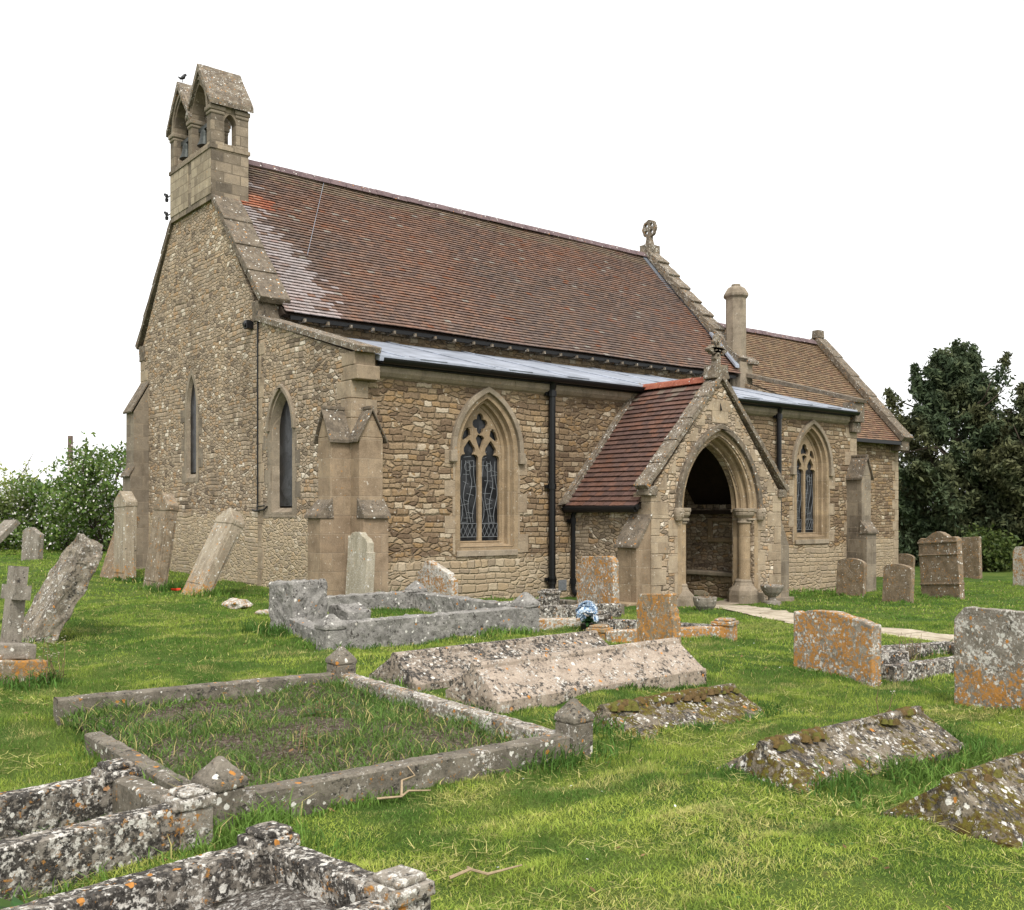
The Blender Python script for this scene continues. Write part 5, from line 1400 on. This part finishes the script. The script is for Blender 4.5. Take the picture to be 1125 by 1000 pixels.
def bush(name, label, cat, x, y, ztop, rx, n_cl, per, seed, pal, leaf, blossom, mat='leaf', group=None, vz=.75, twigs=True):
    st = np.random.default_rng(seed); z0 = gz(x, y)
    t = empty(name, label, cat, (x, y, z0), group)
    m = MB(); tips = []; random.seed(seed)
    for i in range(7):
        a = i * .9 + seed; limb_mesh(m, Vector((x + .2 * math.cos(a), y + .2 * math.sin(a), z0 - .1)), Vector((.6 * math.cos(a), .6 * math.sin(a), 1)), (ztop - z0) * .75, .06, 1, tips)
    m.build("stem", M['bark'], t)
    H = ztop - z0; cen = []
    for i in range(n_cl):
        f = st.random(); a = st.random() * 6.283
        prof = math.sqrt(max(0, 1 - abs(f * 1.05 - .38) ** 2.2 * 2.0)) * (1 + .14 * math.sin(a * 4 + seed))
        rr = rx * prof * st.random() ** .35
        c = np.array([x + rr * math.cos(a), y + rr * math.sin(a), z0 + .1 + f * H * (1 - .12 * st.random())])
        n = int(per * (.5 + st.random())); cen.append(c + st.normal(size=(n, 3)) * np.array([.20, .20, .17]))
    for p, d in tips[:30]:
        n = per // 3; s = st.random(n)[:, None]; cen.append(np.array(p) + np.array(d) * (s - .3) * .5 + st.normal(size=(n, 3)) * .09)
    cen = np.concatenate(cen); n = len(cen)
    g = fbm(cen[:, 0] * 1.3, cen[:, 2] * 1.3 + cen[:, 1], seed, 2)[:, None]
    pa = np.array(pal); u = st.random((n, 1)); idx = st.integers(0, len(pa), n)
    tint = pa[idx] * (.7 + .6 * u) * (.75 + .5 * g)
    leaf_mesh("foliage", cen, leaf * (.7 + .6 * st.random(n)), tint, M[mat], t, 1.4)
    if blossom > 0:
        k_ = st.random(n) < blossom
        b = cen[k_] + st.normal(size=(k_.sum(), 3)) * .07; nb = len(b)
        leaf_mesh("blossom", b, .055 + .05 * st.random(nb), np.ones((nb, 3)) * .7, M['blossom'], t, .9)
HP = [(.09, .16, .03), (.13, .21, .045), (.065, .12, .025), (.16, .23, .055), (.11, .15, .035)]
bush("hawthorn_bush", "tall hawthorn bush in white blossom beside the church corner", "bush", 10.0, 31.9, 2.05, 1.75, 80, 90, 21, HP, .105, .26, group=None)
bush("hawthorn_bush", "rounded hawthorn bush in blossom in front of the wooden pole", "bush", 9.2, 34.6, 1.0, 2.0, 80, 95, 22, HP, .105, .30)
bush("hawthorn_bush", "lower hawthorn bush in blossom at the left edge", "bush", 7.9, 36.2, .85, 2.1, 80, 95, 23, [(.14, .19, .045), (.12, .17, .04), (.18, .21, .07)], .105, .30)
bush("sapling_tree", "thin yellow-green young tree behind the hedge at the far left", "tree", 11.0, 49.5, 2.7, 1.0, 26, 45, 25, [(.24, .27, .055), (.20, .24, .05)], .12, 0)
bush("laurel_bush", "low light green bush under the yews", "bush", 35.9, 17.3, -.85, .95, 60, 60, 27, [(.07, .105, .022), (.10, .13, .03), (.05, .08, .018)], .12, 0)
random.seed(5)

# moss cushions along the ridges of the sunk grave covers
M['moss'] = mat_attr("moss_cushion", rough=1.0, nz=.7, nscale=60, bumpd=.01, spec=.05)
def moss(cover, x0, x1, yc, zr, n):
    bm_ = MB()
    for i in range(n):
        x = random.uniform(x0, x1); y = yc + random.gauss(0, .045); s = random.uniform(.012, .038)
        if mnoise.noise(Vector((x * 2.6, y * 2, 3))) < -.05: continue
        z = gz((x0 + x1) / 2, yc) + zr - abs(y - yc) * .35; c = random.choice([(.11, .075, .028), (.085, .06, .025), (.105, .07, .032), (.10, .095, .025)])
        u0 = random.uniform(0, 6)
        ring = [(x + s * 1.3 * math.cos(u0 + t), y + s * math.sin(u0 + t), z - .012) for t in [k_ * 1.0472 for k_ in range(6)]]
        r2 = [(x + s * .8 * math.cos(u0 + t + .4), y + s * .65 * math.sin(u0 + t + .4), z + s * random.uniform(.35, .7)) for t in [k_ * 1.0472 for k_ in range(6)]]
        bm_.add(ring + r2 + [(x, y, z + s * .8)], [(k_, (k_ + 1) % 6, 6 + (k_ + 1) % 6, 6 + k_) for k_ in range(6)] + [(6 + k_, 6 + (k_ + 1) % 6, 12) for k_ in range(6)], c)
    o = bm_.build("moss", M['moss'], None, smooth=True); o.parent = cover; o['kind'] = 'stuff'
    bpy.context.view_layer.update(); o.matrix_parent_inverse = cover.matrix_world.inverted()
covers = {o.location.y: o for o in C.objects if o.name.startswith("coped_stone")}
for (y, x0, x1, zr, n) in ((5.51, 5.4, 6.85, .195, 260), (3.85, 5.15, 6.95, .225, 320), (2.64, 5.2, 6.6, .255, 60)):
    cv = min(covers.values(), key=lambda o: abs(o.location.y - y)); moss(cv, x0, x1, cv.location.y, zr, n)

# ------------------------------------------------------------------ grass
def in_rect(x, y, r): return (x > r[0]) & (x < r[1]) & (y > r[2]) & (y < r[3])
COVERS = [(5.0, 7.6, 7.42, 8.22), (5.05, 7.62, 6.42, 7.2), (5.4, 6.9, 5.2, 5.85), (5.2, 6.9, 3.58, 4.12), (5.1, 7, 2.35, 2.95)]
BLD = [(8.2, 40, 14.18, 25), (12.2, 16.9, 11.95, 14.3), (22, 31.1, 17.8, 24)]
KA = (2.12, 4.52, 5.04, 7.97)
def in_kb(x, y):
    o_ = Vector((1.91, 3.99)); dx, dy = x - o_.x, y - o_.y
    u = dx * e_.x + dy * e_.y; v = dx * n_.x + dy * n_.y
    return (u < .06) & (u > -2.7) & (v < .06) & (v > -.9)
def keep(x, y):
    k_ = path_dist(x, y) > .50 + .10 * (vnoise(x * 6, y * 6, 8) - .3)
    for r in COVERS + BLD: k_ &= ~in_rect(x, y, r)
    return k_ & ~in_kb(x, y)
def sample(n, d0, d1, marg=.36):
    d = np.sqrt(rng.random(n) * (d1 * d1 - d0 * d0) + d0 * d0)
    l = (rng.random(n) * 2 - 1) * (.507 + marg) * d
    ca, sa = math.cos(R(50.9)), math.sin(R(50.9))
    return ca * d + sa * l, sa * d - ca * l, d
def blades(x, y, h, wd, lean, tint, mat, name, two=False, z=None, curl=.6):
    n = len(x); z = ground(x, y) - .004 if z is None else z
    a = rng.random(n) * 6.283; f = rng.random(n) * 6.283
    lx, ly = np.cos(a) * np.sin(lean), np.sin(a) * np.sin(lean); lz = np.cos(lean)
    wx, wy = np.cos(f) * wd, np.sin(f) * wd
    b = np.stack([x, y, z], 1); W = np.stack([wx, wy, np.zeros(n)], 1); D = np.stack([lx, ly, lz], 1)
    tip = b + D * h[:, None]
    if not two:
        v = np.stack([b - W, b + W, tip + W * .25, tip - W * .25], 1).reshape(-1, 3); q = np.arange(n * 4).reshape(n, 4)
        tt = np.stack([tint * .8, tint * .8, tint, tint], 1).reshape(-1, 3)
    else:
        out = np.stack([np.cos(a), np.sin(a), -.35 * np.ones(n)], 1)
        mid = b + D * (h * .55)[:, None]; tip = mid + D * (h * .40)[:, None] + out * (h * curl * .5)[:, None]
        v = np.stack([b - W, b + W, mid + W * .8, mid - W * .8, tip + W * .12, tip - W * .12], 1).reshape(-1, 3)
        i = np.arange(n)[:, None] * 6; q = np.concatenate([i + np.array([[0, 1, 2, 3]]), i + np.array([[3, 2, 4, 5]])], 1).reshape(-1, 4)
        tt = np.stack([tint] * 6, 1).reshape(-1, 3)
    return v, q, tt
parts = []; base_i = 0
def push(vqt):
    global base_i
    v, q, t_ = vqt; parts.append((v, q + base_i, t_)); base_i += len(v)
GREEN = np.array([.19, .29, .042]); LIME = np.array([.385, .445, .085]); DARK = np.array([.055, .130, .024]); STRAW = np.array([.56, .49, .20])
def turf_tint(x, y, n):
    g1 = (.45 * fbm(x * .55, y * .55, 31, 3) + .55 * fbm(x * 2.2 - y, y * 2.8 + x, 33, 3))[:, None]; g2 = fbm(x * 2.0 + y * .8, y * 3.0, 37, 3)[:, None]; u = rng.random((n, 1))
    t_ = GREEN * (1 - u) + LIME * u
    m1 = np.clip((g1 - .48) * 8, 0, 1) * .85; ml = np.clip((.47 - g1) * 7, 0, 1) * .7; t_ = t_ * (1 - ml) + LIME * (.85 + .5 * u) * ml; t_ = t_ * (1 - m1) + (DARK * (.7 + .9 * u)) * m1
    far = np.clip((np.hypot(x, y)[:, None] - 9) / 9, 0, 1) * .45; t_ = t_ * (1 - far) + np.array([.110, .225, .032]) * (.7 + .6 * u) * far
    m2 = np.clip((g2 - .60) * 6, 0, 1) * (u < .7) * (1 - .7 * far / .45); t_ = t_ * (1 - .8 * m2) + STRAW * (.6 + .7 * rng.random((n, 1))) * .8 * m2
    st = rng.random((n, 1)) < .05; t_ = np.where(st, STRAW * (.6 + .6 * u), t_)
    return t_ * (.75 + .5 * rng.random((n, 1)))
for d0, d1, dens, ww in ((2.4, 6, 10000, .0018), (6, 10, 6500, .0024), (10, 16, 2400, .0044), (16, 36, 360, .011)):
    n = int(dens * (.507 + .36) * (d1 * d1 - d0 * d0)); x, y, d = sample(n, d0, d1)
    k_ = keep(x, y) & ~in_rect(x, y, KA); x, y, d = x[k_], y[k_], d[k_]; n = len(x)
    hm = fbm(x * 2.3, y * 2.3, 41, 2)
    h = (.012 + .022 * rng.random(n)) * (.55 + 1.1 * hm) * (1 + .02 * d); lean = np.abs(rng.normal(.65, .38, n)).clip(0, 1.35)
    push(blades(x, y, h, ww * (.7 + .6 * rng.random(n)), lean, turf_tint(x, y, n), None, '', d1 <= 6))
# dry clippings lying on the sward
for d0, d1, dens in ((3.4, 9, 520), (9, 16, 160)):
    n = int(dens * .85 * (d1 * d1 - d0 * d0)); x, y, d = sample(n, d0, d1)
    g = fbm(x * 1.7 + y * .5, y * 2.6, 37, 3); k_ = keep(x, y) & ~in_rect(x, y, KA) & (g > .53 + .12 * rng.random(n)); x, y, d = x[k_], y[k_], d[k_]; n = len(x)
    u = rng.random((n, 1))
    push(blades(x, y, .05 + .06 * rng.random(n), .0022 + .0002 * d, np.full(n, 1.42) + rng.normal(0, .1, n), (STRAW * (1 - .5 * u) + LIME * .5 * u) * (.7 + .6 * rng.random((n, 1))), None, '', z=ground(x, y) + .012 + .03 * rng.random(n)))
v = np.concatenate([p[0] for p in parts]); q = np.concatenate([p[1] for p in parts]); t_ = np.concatenate([p[2] for p in parts])
M['blade'] = mat_attr("grass_blade", rough=.75, nz=0, bumpd=0, trans=.3, spec=.12)
def big_mesh(name, v, q, t_, mat):
    me = bpy.data.meshes.new(name); nv, nq = len(v), len(q)
    me.vertices.add(nv); me.vertices.foreach_set("co", np.ascontiguousarray(v, np.float32).ravel())
    me.loops.add(nq * 4); me.loops.foreach_set("vertex_index", np.ascontiguousarray(q, np.int32).ravel())
    me.polygons.add(nq); me.polygons.foreach_set("loop_start", np.arange(0, nq * 4, 4, dtype=np.int32))
    at = me.color_attributes.new("tint", 'FLOAT_COLOR', 'POINT'); at.data.foreach_set("color", np.ascontiguousarray(np.concatenate([t_, np.ones((nv, 1))], 1), np.float32).ravel())
    me.update(calc_edges=True); me.materials.append(mat)
    o = bpy.data.objects.new(name, me); C.objects.link(o); return o
tag(big_mesh("mown_grass", v, q, t_, M['blade']), kind='stuff')
# long grass along the stones, and the overgrown plot
parts = []; base_i = 0
def fringe(a, b, sp, hmin, hmax, per_m, tint=(.09, .17, .03)):
    L_ = math.hypot(b[0] - a[0], b[1] - a[1]); n = int(per_m * max(L_, .2)); s = rng.random(n)
    x = a[0] + (b[0] - a[0]) * s + rng.normal(0, sp, n); y = a[1] + (b[1] - a[1]) * s + rng.normal(0, sp, n)
    cl = fbm(x * 3, y * 3, 51, 2); k_ = cl > .36; x, y, cl = x[k_], y[k_], cl[k_]; n = len(x)
    if n == 0: return
    u = rng.random((n, 1)); tt = np.array(tint) * (.6 + .9 * u); s_ = rng.random((n, 1)) < .02; tt = np.where(s_, STRAW, tt)
    d = np.hypot(x, y)
    push(blades(x, y, (hmin + (hmax - hmin) * rng.random(n) ** 1.8) * (.36 + .75 * cl), (.0026 + .0003 * d) * (.7 + .6 * rng.random(n)), np.abs(rng.normal(.28, .22, n)), tt, None, '', True, curl=.4 + .6 * rng.random(n)))
LG = (.125, .215, .042); DG = (.075, .15, .03)
for a, b, sp, h0, h1, pm in (
    ((2.2, 8.12), (4.4, 8.05), .06, .05, .14, 160), ((2.2, 7.85), (4.4, 7.78), .06, .06, .20, 260), ((4.62, 7.8), (4.68, 5.2), .06, .05, .16, 260), ((4.38, 7.7), (4.42, 5.2), .07, .08, .26, 330),
    ((2.35, 4.98), (4.6, 4.88), .05, .04, .13, 300), ((4.1, 4.95), (4.75, 4.88), .10, .10, .26, 700), ((2.4, 5.22), (4.4, 5.12), .07, .08, .24, 380), ((2.05, 7.1), (2.1, 5.5), .06, .05, .2, 300), ((2.26, 7.6), (2.3, 5.5), .08, .07, .22, 380),
    ((2.1, 4.95), (2.35, 4.9), .10, .10, .26, 1600), ((1.85, 4.62), (2.35, 4.45), .12, .08, .22, 900), ((1.5, 4.6), (.5, 4.42), .10, .05, .16, 500), ((.4, 4.1), (1.8, 4.3), .13, .05, .17, 700), ((1.95, 4.1), (2.15, 3.3), .05, .03, .10, 260),
    ((.7, 5.1), (1.7, 5.3), .16, .05, .15, 500), ((1.9, 5.55), (2.0, 4.95), .06, .06, .2, 600),
    ((5.5, 9.88), (8.5, 10.12), .07, .05, .17, 260), ((5.4, 11.0), (5.45, 10.1), .07, .06, .2, 320), ((5.4, 11.8), (5.55, 11.0), .10, .10, .3, 600), ((7.75, 10.02), (8.7, 10.12), .1, .08, .22, 500),
    ((4.9, 8.2), (5.0, 7.3), .06, .05, .18, 400), ((5.0, 7.3), (7.5, 7.35), .05, .04, .10, 160), ((5.1, 6.35), (7.6, 6.35), .05, .03, .10, 260), ((5.0, 7.2), (4.98, 6.4), .06, .04, .15, 300),
    ((5.2, 5.05), (6.9, 5.05), .06, .04, .14, 330), ((5.2, 5.9), (5.2, 5.1), .08, .06, .2, 500), ((7.0, 5.9), (7.0, 5.1), .06, .04, .14, 300),
    ((5.1, 3.42), (7.0, 3.42), .09, .05, .17, 520), ((5.0, 4.2), (5.0, 3.5), .06, .04, .12, 300), ((7.05, 4.2), (7.05, 3.5), .09, .04, .14, 300), ((5.9, 3.3), (6.7, 3.2), .12, .08, .2, 900),
    ((5.0, 2.95), (5.0, 2.2), .06, .04, .12, 300), ((5.0, 3.05), (7.0, 3.05), .08, .04, .14, 300),
    ((6.3, 15.8), (6.6, 15.7), .14, .08, .25, 900), ((6.4, 17.7), (6.9, 17.4), .16, .10, .32, 900), ((6.4, 19.9), (6.9, 19.6), .14, .08, .28, 800), ((6.3, 18.3), (6.35, 17.8), .08, .06, .2, 500), ((6.5, 20.5), (6.5, 20.0), .08, .06, .2, 500),
    ((2.9, 12.0), (3.1, 12.6), .10, .06, .2, 500), ((1.8, 9.55), (2.5, 9.5), .12, .06, .22, 700), ((8.1, 13.3), (8.75, 13.4), .16, .12, .34, 900), ((7.6, 13.7), (7.9, 13.4), .12, .10, .28, 600),
    ((12.9, 14.0), (17, 14.0), .05, .03, .1, 100), ((8.8, 14.0), (12.3, 14.0), .06, .04, .14, 120), ((16.9, 13.9), (22, 13.9), .12, .08, .26, 220), ((17.2, 12.3), (17.0, 13.6), .16, .08, .28, 300),
    ((10.7, 10.8), (10.75, 11.7), .05, .04, .12, 300), ((8.35, 7.4), (8.4, 8.0), .05, .04, .13, 300), ((8.98, 5.4), (9.0, 6.4), .05, .03, .10, 260), ((8.5, 3.6), (8.5, 4.4), .05, .03, .1, 260), ((10.9, 6.3), (11.5, 6.15), .12, .10, .28, 600),
    ((21.2, 10.8), (21.3, 11.9), .07, .05, .18, 260), ((19.95, 12.4), (20.0, 13.1), .07, .06, .2, 300), ((19.0, 10.8), (19.1, 11.4), .07, .05, .18, 300), ((20.6, 12.2), (20.9, 12.4), .2, .1, .3, 300),
    ((9.3, 5.3), (10.8, 5.15), .05, .03, .09, 180), ((8.7, 8.75), (10.2, 8.2), .05, .03, .1, 200)):
    fringe(a, b, sp, h0, h1, pm, LG if rng.random() < .6 else DG)
n = 19000; x = KA[0] + rng.random(n) * (KA[1] - KA[0]); y = KA[2] + rng.random(n) * (KA[3] - KA[2])
cl = fbm(x * 2.0, y * 2.0, 61, 2); k_ = rng.random(n) < np.clip((cl - .22) * 3.2, .12, 1); x, y, cl = x[k_], y[k_], cl[k_]; n = len(x); u = rng.random((n, 1))
tt = np.array([.10, .175, .04]) * (.55 + .9 * u); tt = np.where(rng.random((n, 1)) < .15, STRAW * .8, tt)
push(blades(x, y, (.025 + .13 * rng.random(n) ** 2.2) * (.6 + .8 * cl), .004 * (.6 + .7 * rng.random(n)), np.abs(rng.normal(.4, .3, n)), tt, None, '', True, z=ground(x, y) + .03))
n = 26000; x = KA[0] + rng.random(n) * (KA[1] - KA[0]); y = KA[2] + rng.random(n) * (KA[3] - KA[2]); g = fbm(x * 1.8 + 3, y * 1.8, 63, 3); k_ = rng.random(n) < np.clip((g - .34) * 5, .10, 1); x, y = x[k_], y[k_]; n = len(x); u = rng.random((n, 1))
push(blades(x, y, .02 + .04 * rng.random(n), .0026 * (.7 + .6 * rng.random(n)), np.abs(rng.normal(.6, .35, n)), np.array([.12, .19, .045]) * (.55 + .9 * u), None, '', True, z=ground(x, y) + .045))
v = np.concatenate([p[0] for p in parts]); q = np.concatenate([p[1] for p in parts]); t_ = np.concatenate([p[2] for p in parts])
tag(big_mesh("long_grass", v, q, t_, M['blade']), kind='stuff')

# ------------------------------------------------------------------ weeds that can be told apart
def weed(name, label, x, y, h, n_st, leaf, pal, sp=.12, flower=None, dz=0, leaves=7):
    z = gz(x, y) + dz; t = empty(name, label, "weed", (x, y, z)); m = MB(); g = MB(); f = MB()
    for i in range(n_st):
        a = random.uniform(0, 6.28); d = random.uniform(0, sp); p = Vector((x + d * math.cos(a), y + d * math.sin(a), z - .02))
        q = p + Vector((random.gauss(0, .05), random.gauss(0, .05), h * random.uniform(.6, 1))); md = (p + q) / 2 + Vector((random.gauss(0, .02), random.gauss(0, .02), 0))
        m.tube([p, md, q], [.004, .0035, .002], 4)
        for j in range(leaves):
            s = random.random(); b = p.lerp(q, s); aa = random.uniform(0, 6.28); L_ = leaf * random.uniform(.5, 1.1) * (1.1 - .5 * s)
            o_ = Vector((math.cos(aa), math.sin(aa), random.uniform(-.1, .5))) * L_; sd2 = Vector((-math.sin(aa), math.cos(aa), 0)) * L_ * .28
            g.add([b, b + o_ * .5 + sd2, b + o_, b + o_ * .5 - sd2], [(0, 1, 2, 3)], tuple(c * random.uniform(.7, 1.3) for c in random.choice(pal)))
        if flower:
            for j in range(4):
                c = q + Vector((random.gauss(0, .015), random.gauss(0, .015), random.gauss(0, .012))); r = .012
                f.add([c + Vector((r, 0, 0)), c + Vector((0, r, .004)), c + Vector((-r, 0, 0)), c + Vector((0, -r, .004))], [(0, 1, 2, 3)], flower)
    m.build("stem", M['twig'], t); g.build("foliage", M['leaf'], t)
    if flower: f.build("seed_head", M['petal'], t)
GP = [(.06, .12, .025), (.09, .15, .03), (.05, .10, .02)]
weed("wild_weed", "tall seeding weed beside the stepped cross base", 2.42, 9.45, .42, 11, .07, GP, .16, (.45, .42, .32))
weed("broad_leaf_weed", "clump of broad dark leaves between the two foreground kerbs", 1.05, 4.22, .14, 12, .16, [(.035, .085, .02), (.05, .11, .025)], .16)
weed("broad_leaf_weed", "leafy weeds growing in the middle of the large kerbed plot", 3.75, 6.9, .24, 14, .10, GP, .25)
weed("broad_leaf_weed", "pale stemmed weeds in the near half of the large kerbed plot", 3.2, 6.1, .22, 10, .06, [(.14, .17, .06), (.20, .19, .08)], .25)
weed("thistle_stem", "two thin reddish seed stalks behind the mossy grave cover", 7.55, 4.45, .32, 2, .03, [(.16, .09, .05)], .14, (.5, .45, .4), leaves=3)
weed("rose_bush", "small reddish leafed plant in the kerb behind the wide lichened headstone", 10.75, 6.1, .36, 12, .06, [(.12, .08, .04), (.07, .10, .03), (.16, .09, .05)], .16)
weed("nettle_clump", "fresh green weeds at the foot of the aisle wall beside the porch", 17.3, 13.3, .55, 14, .12, [(.08, .17, .03), (.10, .20, .035)], .22)

# clover and daisy leaves low in the sward, a few dead leaves
n = 9000; x, y, d = sample(n, 3.5, 13); g = fbm(x * 1.3 + 4, y * 1.3, 71, 2); k_ = keep(x, y) & (g > .56) & ~in_rect(x, y, KA); x, y = x[k_], y[k_]; n = len(x)
cen = np.stack([x, y, ground(x, y) + .012 + .018 * rng.random(n)], 1)
def flat_leaves(name, cen, s, tint, mat):
    n = len(cen); a = rng.random(n) * 6.283; t1 = rng.normal(0, .25, n); t2 = rng.normal(0, .25, n)
    e1 = np.stack([np.cos(a), np.sin(a), t1], 1) * s[:, None]; e2 = np.stack([-np.sin(a), np.cos(a), t2], 1) * s[:, None] * .7
    v = np.stack([cen - e1, cen + e2, cen + e1, cen - e2], 1).reshape(-1, 3); return big_mesh(name, v, np.arange(n * 4).reshape(n, 4), np.repeat(tint, 4, 0), mat)
tag(flat_leaves("clover_patch", cen, .007 + .008 * rng.random(n), np.array([.055, .125, .03]) * (.7 + .7 * rng.random((n, 1))), M['blade']), kind='stuff')
n = 520; x, y, d = sample(n, 3.6, 14); k_ = keep(x, y); x, y = x[k_], y[k_]; n = len(x)
tag(flat_leaves("fallen_leaf_litter", np.stack([x, y, ground(x, y) + .02 + .01 * rng.random(n)], 1), .010 + .012 * rng.random(n), np.array([.20, .12, .06]) * (.5 + 1.0 * rng.random((n, 1))), M['blade']), kind='stuff')
n = 260; x, y, d = sample(n, 3.8, 14); g = fbm(x * .8, y * .8, 81, 2); k_ = keep(x, y) & (g > .5) & ~in_rect(x, y, KA); x, y = x[k_], y[k_]; n = len(x)
tag(flat_leaves("daisy_scatter", np.stack([x, y, ground(x, y) + .035 + .015 * rng.random(n)], 1), .007 + .004 * rng.random(n), np.full((n, 3), .75), M['blade']), kind='stuff')
